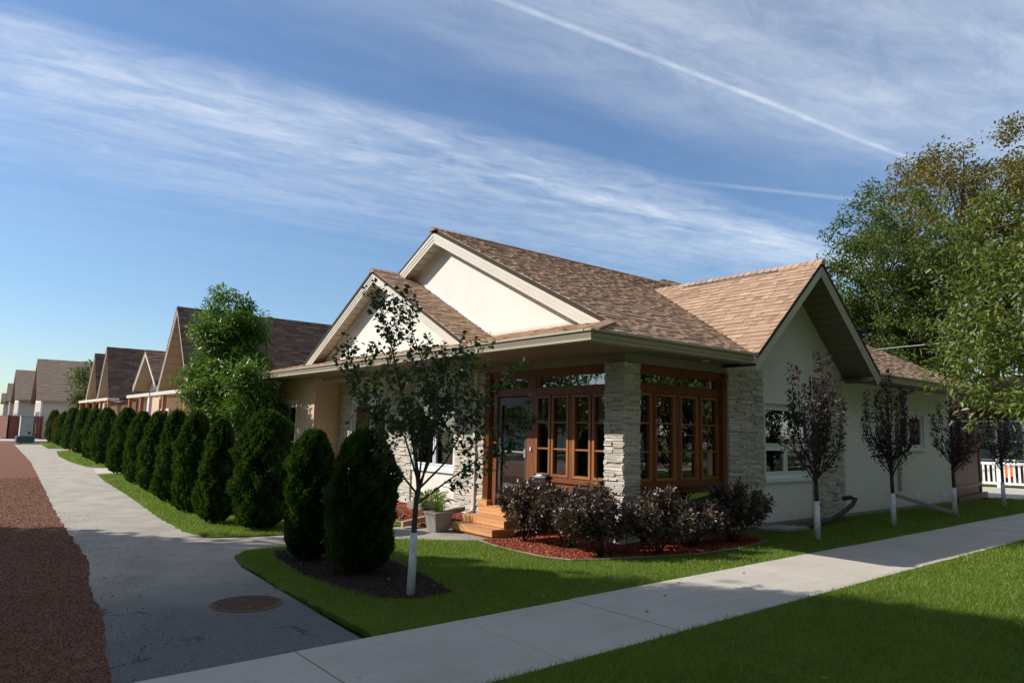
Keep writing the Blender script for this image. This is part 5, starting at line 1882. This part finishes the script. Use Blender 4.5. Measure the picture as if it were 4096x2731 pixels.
def leaf_along(pts, n, k0=0.1):
    for j in range(n):
        p, d = interp_path(pts, k0 + (1 - k0) * (j + rgs.random()) / n)
        sd = rgs.normal(size=3); sd -= d * sd.dot(d); sd /= np.linalg.norm(sd)
        leafp.append(p + sd * rgs.uniform(0.004, 0.03))
        leafax.append(sd * 0.9 + d * 0.5 + np.array([0, 0, -0.15]))


for pts, r0 in BR:
    n = len(pts)
    m.tube(pts, [r0 * (1 - 0.86 * i / (n - 1)) for i in range(n)], 6)
    leaf_along(pts, int(40 * n / 4), 0.38)
    ln = sum(math.dist(a, b) for a, b in zip(pts[:-1], pts[1:]))
    for j in range(int(ln * 16)):
        k = 0.2 + 0.78 * rgs.random()
        p, d = interp_path(pts, k)
        sd = rgs.normal(size=3); sd -= d * sd.dot(d); sd /= np.linalg.norm(sd)
        tl = rgs.uniform(0.14, 0.42) * (1.15 - 0.55 * k)
        e1 = p + (sd * 0.8 + d * 0.5) * tl * 0.5 + rgs.normal(0, 0.012, 3)
        e2 = p + (sd * 0.8 + d * 0.7 + np.array([0, 0, 0.25])) * tl
        m.tube([p, e1, e2], [0.004, 0.003, 0.0012], 4, cap=False)
        leaf_along([p, e1, e2], int(6 + tl * 30), 0.15)
m.build('branches', 'bark_grey', sp_, smooth=True)
leafp, leafax = np.array(leafp), np.array(leafax)
n = len(leafp)
Ls = rgs.uniform(0.036, 0.066, n)
v, f = leaf_arrays(leafp, leafax + rgs.normal(0, 0.25, (n, 3)), rand_dirs(n, rgs) * 0.8 + [0, 0, 0.8], Ls, Ls * 0.78, rgs, 'leaf', 0.18)
fast_mesh('leaves', v, f, np.repeat(np.clip(rgs.normal(0.45, 0.25, n), 0, 1), 2), 'leaf_sapling', sp_)


# purple upright trees: four, each with its own shape
def purple_tree(label, x, y, h, w, seed, zc=0.92, wrap=0.60):
    rg = np.random.default_rng(seed)
    t = thing('purple_tree', label, 'tree', (x, y, 0.0), 'young purple leaved trees along the side wall')
    m = MB(); m.tube([(0, 0, 0), (0.005, 0.005, wrap)], [0.052, 0.045], 14); m.build('trunk_wrap', 'tree_wrap', t, local=True, smooth=True)
    m = MB(); m.tube([(0.005, 0, wrap - 0.05), (0, 0, zc), (0.01, 0, zc + 0.5), (0, 0.02, h * 0.9)], [0.036, 0.034, 0.022, 0.004], 8)
    P_, A_2 = [], []
    for i in range(17):
        a = rg.random() * 6.283
        rr = w * rg.uniform(0.25, 1.0)
        zt = h * (0.99 - 0.40 * (rr / w) ** 1.4) * rg.uniform(0.80, 1.0)
        s = np.array([0, 0, zc - 0.08 + rg.random() * 0.5])
        e_ = np.array([rr * math.cos(a), rr * math.sin(a), zt])
        mid = np.array([rr * 0.82 * math.cos(a), rr * 0.82 * math.sin(a), s[2] + (zt - s[2]) * 0.38])
        pts = [s, (s + mid) / 2 + rg.normal(0, .02, 3), mid, (mid + e_) / 2 + rg.normal(0, .03, 3), e_]
        m.tube(pts, [0.014, 0.011, 0.008, 0.005, 0.002], 5)
        ln = np.linalg.norm(e_ - s)
        for j in range(int(ln * 98)):
            k = 0.14 + 0.86 * rg.random()
            p, d = interp_path(pts, k)
            sd = rg.normal(size=3); sd /= np.linalg.norm(sd)
            off = rg.random() * 0.15 * (1.25 - k)
            P_.append(p + sd * off); A_2.append(sd * 0.7 + d * 0.6)
        for j in range(int(ln * 5)):
            p, d = interp_path(pts, 0.2 + 0.75 * rg.random())
            sd = rg.normal(size=3); sd /= np.linalg.norm(sd)
            m.tube([p, p + (sd + d) * rg.uniform(.05, .13)], [0.003, 0.001], 3, cap=False)
    m.build('branches', 'bark_purple', t, local=True, smooth=True)
    P_, A_2 = np.array(P_), np.array(A_2)
    n = len(P_)
    L = rg.uniform(0.04, 0.078, n)
    v, f = leaf_arrays(P_, A_2 + rg.normal(0, .3, (n, 3)), rand_dirs(n, rg) + [0, 0, .5], L, L * 0.48, rg, 'leaf', 0.15)
    fast_mesh('leaves', v, f, np.repeat(np.clip(rg.normal(0.45, 0.25, n), 0, 1), 2), 'leaf_purple', t, local=True)
    t.location.z = 0.012
    return t


purple_tree('nearest purple leaved tree, in front of the white framed side window', 10.97, 5.70, 3.32, 0.72, 201)
purple_tree('second purple leaved tree, partly covering the small square side window', 14.05, 5.82, 3.25, 0.66, 202)
purple_tree('third purple leaved tree, in front of the brown board enclosure', 17.22, 5.86, 3.2, 0.66, 203)
purple_tree('farthest purple leaved tree, in front of the white picket fence', 20.95, 6.02, 3.1, 0.72, 204)


# dark leaved ninebark shrubs in the mulch bed
def ninebark(label, x, y, h, r, nl, seed):
    rg = np.random.default_rng(seed)
    t = thing('purple_shrub', label, 'shrub', (x, y, 0.01), 'dark purple leaved shrubs in the red mulch bed')
    m = MB()
    P_, A_2 = [], []
    for i in range(15):
        a = rg.random() * 6.283
        rr = r * rg.random() ** 0.6
        e_ = np.array([rr * math.cos(a), rr * math.sin(a), h * (1.0 - 0.35 * (rr / r) ** 2) * rg.uniform(0.8, 1.0)])
        s = np.array([0.09 * math.cos(a) * rg.random(), 0.09 * math.sin(a) * rg.random(), 0])
        pts = [s, s * 0.6 + e_ * [0.35, 0.35, 0.4] + rg.normal(0, .015, 3), e_ * [0.8, 0.8, 0.72] + rg.normal(0, .02, 3), e_]
        m.tube(pts, [0.009, 0.007, 0.005, 0.002], 5)
        for j in range(nl // 15):
            k = 0.30 + 0.70 * rg.random() ** 0.75
            p, d = interp_path(pts, k)
            sd = rg.normal(size=3); sd /= np.linalg.norm(sd)
            P_.append(p + sd * rg.random() * 0.12); A_2.append(sd * 0.8 + d * 0.4)
    m.build('stems', 'bark_brown', t, local=True, smooth=True)
    P_, A_2 = np.array(P_), np.array(A_2)
    keep = P_[:, 2] > 0.16 + rg.random(len(P_)) * 0.12
    P_, A_2 = P_[keep], A_2[keep]
    n = len(P_)
    L = rg.uniform(0.034, 0.07, n)
    v, f = leaf_arrays(P_, A_2 + rg.normal(0, .3, (n, 3)), rand_dirs(n, rg) * .8 + [0, 0, .8], L, L * 0.72, rg, 'leaf', 0.2)
    fast_mesh('leaves', v, f, np.repeat(np.clip(rg.normal(0.45, 0.25, n), 0, 1), 2), 'leaf_ninebark', t, local=True)


ninebark('leftmost dark purple shrub, beside the wooden steps', 6.85, 7.95, 0.86, 0.60, 4800, 301)
ninebark('dark purple shrub below the front casement windows, left of the stone column', 6.98, 7.25, 0.86, 0.60, 4800, 302)
ninebark('tallest dark purple shrub, directly in front of the stone column', 6.95, 6.52, 0.94, 0.60, 5200, 303)
ninebark('dark purple shrub just right of the stone column, catching sun on top', 7.76, 6.30, 0.87, 0.54, 4300, 304)
ninebark('low shaded dark purple shrub between two taller ones under the side windows', 8.55, 6.32, 0.70, 0.50, 3400, 305)
ninebark('rightmost dark purple shrub, shaded at the end of the mulch bed', 9.6, 6.35, 0.88, 0.66, 5000, 306)

# ash like tree at the left behind the cedars
cluster_tree('leafy_tree', 'dense bright green leafy tree rising behind the cedar row left of the bungalow', (6.35, 20.2, 0),
             [((6.35, 20.2, 3.95), (1.05, 1.05, 1.45)), ((6.3, 20.0, 2.5), (1.25, 1.25, 1.3)), ((6.9, 18.9, 2.1), (0.8, 0.8, 0.8)), ((6.1, 18.2, 2.5), (0.62, 0.75, 0.72))],
             0.09, 1.2, 'leaf_ash', 0.14, 0.34, 250, 130, 0.36, 401, bark='bark_grey', shell=0.35)
cluster_tree('leafy_tree', 'small round green tree standing behind the far cedars and before the grey house', (8.6, 58.5, 0),
             [((8.6, 58.5, 4.0), (1.3, 1.3, 2.1)), ((9.3, 58.5, 2.9), (1.4, 1.4, 1.6))],
             0.10, 1.2, 'leaf_elm', 0.20, 0.5, 80, 60, 0.55, 402)
# trees at the right behind the house
cluster_tree('large_tree', 'large green tree rising behind the right end of the bungalow roof', (31.7, 12.9, 0),
             [((31.7, 12.7, 8.2), (3.3, 3.3, 3.9)), ((31.9, 14.2, 6.0), (2.4, 2.4, 3.0)), ((31.5, 11.0, 5.6), (2.6, 2.6, 3.0))],
             0.30, 3.0, 'leaf_elm', 0.13, 0.6, 470, 120, 0.56, 411, limbs=60, shell=0.3, group='large trees behind the house')
cluster_tree('large_tree', 'tall tree with yellowing autumn leaves at the right, behind the green one', (42.0, 12.2, 0),
             [((42.0, 13.2, 12.9), (4.6, 4.8, 4.4)), ((41.5, 9.6, 13.0), (4.6, 4.6, 5.0)), ((41, 8.0, 8.5), (4, 4, 4))],
             0.38, 5.0, 'leaf_autumn', 0.16, 0.6, 500, 110, 0.74, 412, limbs=60, shell=0.3, group='large trees behind the house')
cluster_tree('large_tree', 'dark shady tree low behind the neighbour house and picket fence', (38, 15, 0),
             [((38, 15.0, 4.6), (3.2, 3.4, 3.2)), ((36.5, 18.0, 4.2), (2.6, 2.8, 2.8))],
             0.25, 1.8, 'leaf_elm', 0.15, 0.6, 200, 110, 0.70, 413, limbs=26, group='large trees behind the house')
# near tree at the right edge
cluster_tree('boulevard_tree', 'sunlit tree with large pale green leaves hanging into the right edge of the view', (10.35, 1.25, 0),
             [((10.05, 1.35, 2.95), (1.95, 2.0, 1.6)), ((10.6, 0.85, 4.1), (1.25, 1.25, 0.95))],
             0.10, 1.5, 'leaf_near', 0.088, 0.42, 400, 90, 0.33, 421, limbs=80, shell=0.45)
# big trees left of the frame whose shadow falls over the corner
cluster_tree('shade_tree', 'broad leafy shade tree left of the path, out of view, casting the corner shadow', (-7.4, 12.9, 0),
             [((-7.4, 12.9, 5.2), (4.6, 4.6, 3.6)), ((-7.0, 12.6, 9.6), (2.6, 2.6, 3.8)), ((-5.6, 15.6, 4.0), (2.6, 2.6, 2.6))],
             0.30, 2.2, 'leaf_elm', 0.24, 0.7, 640, 140, 0.74, 431, limbs=40, group='shade trees left of the path', shell=0.25)
cluster_tree('shade_tree', 'tall leafy shade tree left of the camera, out of view, shading the boulevard lawn', (-9.5, 9.2, 0),
             [((-9.5, 9.2, 8.6), (3.4, 3.4, 4.8)), ((-8.6, 8.4, 5.0), (3.0, 3.0, 2.4))],
             0.30, 2.6, 'leaf_elm', 0.24, 0.7, 540, 140, 0.74, 432, limbs=36, group='shade trees left of the path', shell=0.25)

# ---- things out of view (reflected in the windows; some trees added to block sky light)
for x_, y_, sd in ((16.5, -12.2, 441), (27.0, -13.0, 442), (45, -14.5, 443)):
    cluster_tree('street_tree', {441: 'leafy tree across the street nearest the camera side', 442: 'leafy tree across the street before the white fence', 443: 'leafy tree across the street beyond the parked car'}[sd],
                 (x_, y_, 0), [((x_, y_, 5.0), (2.8, 2.8, 2.7)), ((x_ + 0.8, y_ - 0.6, 3.2), (2.2, 2.2, 1.5))], 0.2, 1.7, 'leaf_elm', 0.2, 0.55, 100, 55, 0.75, sd, limbs=20, group='trees across the street')
for i, (x_, y_, h_, w_) in enumerate(((-14, -15, 4.6, 3.6), (3, -17, 4.8, 3.8), (36, -16, 4.4, 3.4), (56, -13, 5.0, 4.2), (68, -16, 5.4, 4.6))):  # unseen trees added to cut the sky fill on the shaded side wall
    cluster_tree('street_tree', ('round leafy tree added to block sky light, across the street far to the left', 'round leafy tree added to block sky light, across the street opposite the camera', 'leafy tree added to block sky light, across the street beside the pale bungalow',
                 'big leafy tree added to block sky light, across the street far to the right', 'last big leafy tree added to block sky light, across the street at the right')[i], (x_, y_, 0), [((x_, y_, h_), (w_, w_, h_ - 1.2))], 0.25, 1.5, 'leaf_elm', 0.3, 0.6, 90, 55, 0.95, 450 + i, limbs=14, group='trees across the street')
for i, (x_, y_, h_, w_) in enumerate(((19.8, 0.4, 3.9, 2.3), (29.5, 0.2, 4.2, 2.6), (40, 0.0, 4.6, 2.9), (-2.5, -4.5, 4.6, 3.2))):  # unseen boulevard trees added to reduce fill light on the side wall
    cluster_tree('boulevard_tree', ('boulevard tree added to block sky light, second in line just right of the view', 'boulevard tree added to block sky light, third in line right of the view', 'boulevard tree added to block sky light, fourth in line far right of the view', 'boulevard tree added behind the camera position to block sky light')[i],
                 (x_, y_, 0), [((x_, y_, h_), (w_, w_, h_ - 1.7))], 0.12, 1.6, 'leaf_near', 0.2, 0.5, 90, 50, 0.6, 470 + i, limbs=14, group='boulevard trees added along the sidewalk to block sky light')
for i, (x_, y_, h_, w_) in enumerate(((-17, -3, 8.6, 5.6), (-6.5, -7.5, 9.2, 6.2), (5.5, -8.0, 9.5, 6.4), (17, -7.4, 8.8, 6.0), (30.5, -7.6, 9.4, 6.3), (45, -7.8, 9.0, 6.2), (60, -8.0, 9.0, 6.2))):  # unseen elms added to block the southern sky and deepen the open shade
    cluster_tree('sky_blocker_elm', 'huge elm added behind the camera to block sky light, ' + ('far left', 'left', 'straight behind', 'right', 'farther right', 'much farther right', 'last one right')[i],
                 (x_, y_, 0), [((x_, y_, h_), (w_, w_, h_ - 3.2)), ((x_ + 1, y_ - 1, h_ - 2.5), (w_ * 1.1, w_ * 1.1, 3.0))], 0.45, 3.4, 'leaf_elm', 0.36, 0.65, 210, 85, 1.25, 480 + i, limbs=22, group='huge elms added behind the camera to block sky light', shell=0.4)
for i, (x_, y_) in enumerate(((-21, 24), (-19, 38), (-24, 52), (-27, 14))):
    cluster_tree('yard_tree', ('leafy tree in the yard left of the gravel strip, nearest', 'leafy tree in the yard left of the gravel strip, middle', 'leafy tree in the yard left of the gravel strip, farthest', 'leafy tree farther left behind the shade trees')[i], (x_, y_, 0),
                 [((x_, y_, 4.6), (3.4, 3.8, 3.3))], 0.25, 1.5, 'leaf_elm', 0.3, 0.6, 100, 55, 0.95, 460 + i, limbs=14, group='yard trees left of the gravel strip')
for i, (x_, y_) in enumerate(((-30, 20), (-30, 42))):
    lh = thing('house_opposite', ('pale house standing left of the gravel strip, nearer one', 'pale house standing left of the gravel strip, farther one')[i], 'house', (x_, y_, 0))
    m = MB(); m.box(x_, x_ + 6, y_, y_ + 14, 0, 3.0); m.build('wall', 'siding_white', lh)
    m = MB(); m.prism([(x_ - .5, y_ - .5, 3.0), (x_ + 6.5, y_ - .5, 3.0), (x_ + 3, y_ - .5, 5.4)], (0, 15, 0)); m.build('roof', 'shingle_brown', lh)
    for k in (2, 6, 10):
        m = MB(); m.box(x_ + 6, x_ + 6.05, y_ + k, y_ + k + 1.6, 1.0, 2.2); w_ = m.build('window', 'white_vinyl', lh)
        m = MB(); m.box(x_ + 6.05, x_ + 6.07, y_ + k + .1, y_ + k + 1.5, 1.1, 2.1); m.build('pane', 'glass_far', w_)
wfc = board_fence('tall white board fence across the street', [(10, -14.4), (34, -14.4)], 1.7, 0.2, mat='fence_white', gap=0.03, name='white_fence')
oh = thing('house_across', 'pale bungalow across the street behind the white fence', 'house', (30, -24, 0))
m = MB(); m.box(18, 40, -30, -21, 0, 3.0); m.build('wall', 'siding_white', oh)
m = MB(); m.prism([(17.5, -20.5, 3.0), (17.5, -30.5, 3.0), (17.5, -25.5, 5.5)], (23, 0, 0)); m.build('roof', 'shingle_brown', oh)
for x_ in (22, 28, 35):
    m = MB(); m.box(x_, x_ + 1.8, -21.0, -20.95, 1.0, 2.3); w_ = m.build('window', 'white_vinyl', oh)
    m = MB(); m.box(x_ + .1, x_ + 1.7, -20.95, -20.93, 1.1, 2.2); m.build('pane', 'glass_far', w_)

cmb_ = thing('community_mailbox', 'grey and maroon community mailbox on two posts, mirrored in the side windows', 'mailbox', (27, -4.8, 0))
m = MB(); m.box(26.2, 26.85, -5.0, -4.6, 0.55, 1.62); m.build('panel', 'maroon_panel', cmb_, bevel=0.02)
m = MB(); m.box(26.86, 27.7, -5.0, -4.6, 0.55, 1.50); m.build('cabinet', 'box_grey', cmb_, bevel=0.02)
m = MB(); m.box(26.84, 27.72, -5.02, -4.58, 1.505, 1.63); m.build('header', 'red_sign', cmb_)
for i in range(3):
    for j in range(5):
        m = MB(); m.box(26.88 + i * 0.275, 27.13 + i * 0.275, -4.6, -4.588, 0.60 + j * 0.18, 0.76 + j * 0.18); m.build('locker_door', 'silver', cmb_)
m = MB()
n = 24
vs = [(26.52 + r0 * math.cos(6.2832 * k / n), -4.59, 1.15 + r0 * math.sin(6.2832 * k / n)) for r0 in (0.13, 0.155) for k in range(n)]
m.add(vs, [(k, n + k, n + (k + 1) % n, (k + 1) % n) for k in range(n)])
m.add([(26.44, -4.59, 1.10), (26.60, -4.59, 1.15), (26.52, -4.59, 1.22), (26.46, -4.59, 1.18)], [(0, 1, 2, 3)])
m.build('emblem', 'label_white', cmb_)
for x_ in (26.5, 27.4):
    m = MB(); m.box(x_ - 0.05, x_ + 0.05, -4.85, -4.75, 0, 0.55); m.build('post', 'dark_metal', cmb_)

car = thing('parked_car', 'dark car parked at the kerb across the street', 'car', (37, -9.2, 0))
prof = [(-2.1, 0.35), (-2.15, 0.75), (-1.95, 0.92), (-1.1, 1.0), (-0.5, 1.40), (0.7, 1.43), (1.5, 1.02), (2.1, 0.92), (2.2, 0.6), (2.15, 0.35)]
m = MB(); m.prism([(37 + a, -10.05, b) for a, b in prof], (0, 1.7, 0)); m.build('body', 'car_paint', car, bevel=0.06)
for s in (-10.06, -8.34):
    for q in ([(-0.85, 1.02), (-0.42, 1.33), (0.05, 1.35), (0.05, 1.02)], [(0.12, 1.02), (0.12, 1.35), (0.66, 1.35), (1.2, 1.04)]):
        m = MB(); m.prism([(37 + a, s, b) for a, b in q], (0, 0.012, 0)); m.build('window', 'glass_far', car)
for a in (-1.35, 1.35):
    for s in (-10.07, -8.52):
        m = MB(); m.tube([(37 + a, s, 0.33), (37 + a, s + 0.19, 0.33)], 0.33, 20); w_ = m.build('wheel', 'black_plastic', car)
        m = MB(); m.tube([(37 + a, s + 0.18, 0.33), (37 + a, s + 0.20, 0.33)], 0.2, 12); m.build('rim', 'silver', w_)

# ================================================================== POTTED PLANTS
pp = thing('planter', 'square tapered grey planter with long arching grassy leaves beside the steps', 'planter', (6.42, 9.62, 0.0))
m = MB()
a, b = 0.125, 0.17
c8 = [(6.42 - a, 9.62 - a, 0), (6.42 + a, 9.62 - a, 0), (6.42 + a, 9.62 + a, 0), (6.42 - a, 9.62 + a, 0), (6.42 - b, 9.62 - b, 0.29), (6.42 + b, 9.62 - b, 0.29), (6.42 + b, 9.62 + b, 0.29), (6.42 - b, 9.62 + b, 0.29)]
m.hexa(c8); m.build('pot', 'planter_grey', pp, bevel=0.008)
m = MB(); m.box(6.42 - b - .01, 6.42 + b + .01, 9.62 - b - .01, 9.62 + b + .01, 0.275, 0.30); m.build('rim', 'planter_grey', pp)


def blades(cx, cy, cz, n, length, wid, rg, spread=0.5, up=1.0, seg=5, droop=1.0):
    Vs, Fs, Ts = [], [], []
    off = 0
    for i in range(n):
        a = rg.random() * 6.283
        L = length * rg.uniform(0.55, 1.1)
        out = rg.uniform(0.15, 1.0) * spread
        d = np.array([math.cos(a), math.sin(a), 0])
        sd = np.array([-math.sin(a), math.cos(a), 0]) * wid
        p0 = np.array([cx, cy, cz]) + d * rg.random() * 0.05
        pts = []
        for j in range(seg + 1):
            k = j / seg
            pts.append(p0 + d * out * L * (k + 0.6 * k * k) + np.array([0, 0, L * up * (k - droop * out * k * k * 1.1)]))
        vv = []
        for j, p in enumerate(pts):
            w_ = 1 - (j / seg) ** 2 * 0.95
            vv += [p - sd * w_, p + sd * w_]
        Vs.append(np.array(vv))
        Fs.append(np.array([[2 * j, 2 * j + 1, 2 * j + 3, 2 * j + 2] for j in range(seg)]) + off)
        Ts.append(np.full(seg, np.clip(rg.normal(.5, .25), 0, 1)))
        off += len(vv)
    return np.concatenate(Vs), np.concatenate(Fs), np.concatenate(Ts)


rgp = np.random.default_rng(9)
v, f, t_ = blades(6.42, 9.62, 0.28, 130, 0.46, 0.0065, rgp, 0.85)
fast_mesh('leaves', v, f, t_, 'leaf_lily', pp)
p2 = thing('planter', 'round brown pot of variegated broad leaves standing behind the grey planter', 'planter', (6.92, 10.62, 0.0))
m = MB(); m.tube([(6.92, 10.62, 0), (6.92, 10.62, 0.30), (6.92, 10.62, 0.34)], [0.13, 0.19, 0.20], 20); m.build('pot', 'planter_brown', p2)
n = 150
d = rand_dirs(n, rgp); d[:, 2] = np.abs(d[:, 2]) * 0.7
pos = np.array([6.92, 10.62, 0.36]) + d * rgp.uniform(0.08, 0.34, (n, 1)) * np.array([1, 1, .75])
v, f = leaf_arrays(pos, d + [0, 0, -0.25] + rgp.normal(0, .25, (n, 3)), np.array([0, 0, 1.]) + rand_dirs(n, rgp) * .5, rgp.uniform(.09, .17, n), rgp.uniform(.05, .08, n), rgp, 'leaf', 0.12)
fast_mesh('leaves', v, f, np.repeat(np.clip(rgp.normal(.55, .3, n), 0, 1), 2), 'leaf_hosta', p2)


# ================================================================== GROUND COVER
def in_poly(pts, poly):
    x, y = pts[:, 0], pts[:, 1]
    r = np.zeros(len(pts), bool)
    n = len(poly)
    for i in range(n):
        x0, y0 = poly[i]
        x1, y1 = poly[(i + 1) % n]
        c = ((y0 > y) != (y1 > y)) & (x < (x1 - x0) * (y - y0) / (y1 - y0 + 1e-12) + x0)
        r ^= c
    return r


def scatter(poly, dens, box, rg, holes=()):
    x0, x1, y0, y1 = box
    n = int(dens * (x1 - x0) * (y1 - y0))
    p = np.stack([rg.uniform(x0, x1, n), rg.uniform(y0, y1, n)], 1)
    k = in_poly(p, poly)
    for h in holes:
        k &= ~in_poly(p, h)
    return p[k]


rgg = np.random.default_rng(55)


def grass(name, poly, zones, label, holes=(), z=0.012):
    """zones: (box, density, height, width)"""
    Vs, Fs, Ts = [], [], []
    off = 0
    for box, dens, h, w in zones:
        p = scatter(poly, dens, box, rgg, holes)
        n = len(p)
        if n == 0: continue
        # leave thin spots
        a = rgg.random(n) * 6.283
        lean = np.stack([np.cos(a), np.sin(a), np.zeros(n)], 1)
        b = rgg.random(n) * 6.283
        sd = np.stack([np.cos(b), np.sin(b), np.zeros(n)], 1) * (w * rgg.uniform(.6, 1.3, (n, 1)))
        hh = h * rgg.uniform(0.5, 1.35, (n, 1)) * (1 + 0.25 * np.sin(p[:, :1] * 3.1 + 1.3) * np.sin(p[:, 1:2] * 2.7))
        base = np.concatenate([p, np.full((n, 1), z - 0.004)], 1)
        mid = base + lean * hh * 0.25 + np.array([0, 0, 1]) * hh * 0.6
        tip = base + lean * hh * rgg.uniform(0.4, 1.0, (n, 1)) + np.array([0, 0, 1]) * hh
        v = np.stack([base - sd, base + sd, mid + sd * .7, tip, mid - sd * .7], 1).reshape(-1, 3)
        k = (np.arange(n) * 5)[:, None]
        F = np.concatenate([k + [0, 1, 2], k + [0, 2, 4], k + [4, 2, 3]], 0)
        tn = np.clip(rgg.normal(0.45, 0.2, n), 0, 1)
        dry = rgg.random(n) < 0.035
        tn[dry] = 0.98
        Vs.append(v); Fs.append(F + off); Ts.append(np.concatenate([tn, tn, tn]))
        off += len(v)
    o = fast_mesh(name, np.concatenate(Vs), np.concatenate(Fs), np.concatenate(Ts), 'leaf_grass')
    tag(o, label, 'grass', kind='stuff')
    return o


grass('grass', LAWN_R, [((0.5, 4.6, 1.6, 3.75), 6500, 0.042, 0.0018), ((4.6, 9.5, 0.2, 3.85), 4200, 0.042, 0.0022), ((9.5, 16, -0.5, 3.95), 1500, 0.042, 0.0035), ((16, 30, -1, 4.05), 350, 0.045, 0.007)],
      'thick green grass of the boulevard lawn on the near side of the sidewalk')
grass('grass', LAWN_A, [((2.7, 7.2, 5.0, 9.5), 4600, 0.036, 0.0021), ((7.2, 11, 5.0, 7.1), 2600, 0.038, 0.003), ((11, 17, 5.0, 7.1), 1100, 0.04, 0.004), ((17, 24.5, 5.0, 7.2), 450, 0.045, 0.007)],
      'green grass of the corner lawn between sidewalk, path and bungalow', holes=(SOIL,))
grass('grass', LAWN_B, [((3.0, 7.3, 10.3, 15), 2600, 0.038, 0.003), ((3.0, 7.3, 15, 25.2), 900, 0.042, 0.006)], 'strip of green grass under the near row of cedar shrubs')
grass('grass', LAWN_C, [((4.4, 7.5, 28, 46), 300, 0.05, 0.011)], 'strip of green grass under the cedar shrubs beyond the gap')
grass('grass', LAWN_D, [((5.3, 7.5, 48, 62), 160, 0.06, 0.02)], 'far patch of yellowish green grass near the utility box')


def pebbles(name, mat, poly, box_d, size, rg, z, flat=0.6, long=1.0, holes=()):
    Vs, Fs, Ts = [], [], []
    off = 0
    base = np.array([(1, 0, 0), (0, 1, 0), (-1, 0, 0), (0, -1, 0), (0, 0, 1), (0, 0, -1)], float)
    fc = np.array([(0, 1, 4), (1, 2, 4), (2, 3, 4), (3, 0, 4), (1, 0, 5), (2, 1, 5), (3, 2, 5), (0, 3, 5)])
    for box, dens, mul in box_d:
        p = scatter(poly, dens, box, rg, holes)
        n = len(p)
        if n == 0: continue
        s = size * mul * rg.uniform(0.4, 1.4, (n, 1, 1))
        sh = base[None] * s * np.concatenate([rg.uniform(.8, 1.3, (n, 1, 1)) * long, rg.uniform(.6, 1.0, (n, 1, 1)), np.full((n, 1, 1), flat)], 2)
        sh = sh + rg.normal(0, .12, (n, 6, 3)) * s
        a = rg.random(n) * 6.283
        c, q = np.cos(a)[:, None], np.sin(a)[:, None]
        x, y = sh[:, :, 0] * c - sh[:, :, 1] * q, sh[:, :, 0] * q + sh[:, :, 1] * c
        tilt = rg.normal(0, 0.35, (n, 1))
        v = np.stack([x + p[:, :1], y + p[:, 1:2], sh[:, :, 2] + z + tilt * sh[:, :, 0]], 2).reshape(-1, 3)
        F = (fc[None] + (np.arange(n) * 6)[:, None, None]).reshape(-1, 3) + off
        Vs.append(v); Fs.append(F); Ts.append(np.repeat(np.clip(rg.beta(2, 2.4, n), 0, 1), 8))
        off += len(v)
    return fast_mesh(name, np.concatenate(Vs), np.concatenate(Fs), np.concatenate(Ts), mat)


gp = ccw(PL + [(5.2, 62), (-7, 66), (-7, 4.6)])
o = pebbles('crushed_gravel', 'pebble_red', gp, [((-0.6, 2.0, 4.6, 8), 2600, 1.0), ((-0.4, 2.2, 8, 13), 1300, 1.3), ((-0.2, 2.6, 13, 24), 420, 2.0)], 0.0062, rgg, 0.002)
tag(o, 'loose red crushed gravel filling the strip left of the path', 'gravel', kind='stuff')
strag = pebbles('stray_gravel', 'pebble_red', ccw([(x + 0.0, y) for x, y in PATH_L[:9]] + [(x + 0.55, y) for x, y in PATH_L[:9]][::-1]), [((0.9, 2.6, 4.6, 15), 110, 1.0)], 0.0055, rgg, 0.0)
tag(strag, 'scattered red gravel bits strayed onto the edge of the asphalt path', 'gravel', kind='stuff')
o = pebbles('wood_mulch', 'mulch_chip', MULCH_R, [((6.1, 10.7, 5.8, 8.6), 2600, 1.0)], 0.013, rgg, 0.018, 0.28, 1.7)
tag(o, 'red dyed wood mulch chips covering the bed around the purple shrubs', 'mulch', kind='stuff')
o = pebbles('wood_mulch', 'mulch_chip', MULCH_L, [((6.3, 8.0, 9.6, 16.5), 1500, 1.15)], 0.014, rgg, 0.018, 0.28, 1.7)
tag(o, 'red dyed wood mulch chips in the bed below the front windows', 'mulch', kind='stuff')
o = pebbles('soil_clods', 'soil_dark', SOIL, [((3.2, 4.6, 5.8, 9.1), 900, 1.0)], 0.010, rgg, 0.02, 0.6, 1.2)
tag(o, 'dark crumbly soil around the cedar pair and the young tree', 'soil', kind='stuff')
# fallen leaves
pts = np.concatenate([scatter(LAWN_R, 1.1, (1.5, 10, 0.8, 3.7), rgg), scatter(LAWN_A, 1.5, (2.8, 10, 5, 9), rgg), scatter([(2.5, 3.7), (9, 3.8), (9, 5.0), (2.5, 5.0)], 0.7, (2.5, 9, 3.7, 5), rgg), scatter(LAWN_B, 0.8, (3, 6, 10, 17), rgg)])
n = len(pts)
p3 = np.concatenate([pts, np.full((n, 1), 0.045)], 1)
p3[(p3[:, 1] > 3.72) & (p3[:, 1] < 5.0), 2] = 0.02
v, f = leaf_arrays(p3, rand_dirs(n, rgg) * [1, 1, .25], rand_dirs(n, rgg) * .5 + [0, 0, 1], rgg.uniform(.03, .055, n), rgg.uniform(.018, .03, n), rgg, 'leaf', 0.25)
o = fast_mesh('fallen_leaves', v, f, np.repeat(rgg.random(n), 2), 'leaf_fallen')
tag(o, 'a few dry tan leaves scattered over grass and sidewalk', 'leaves', kind='stuff')
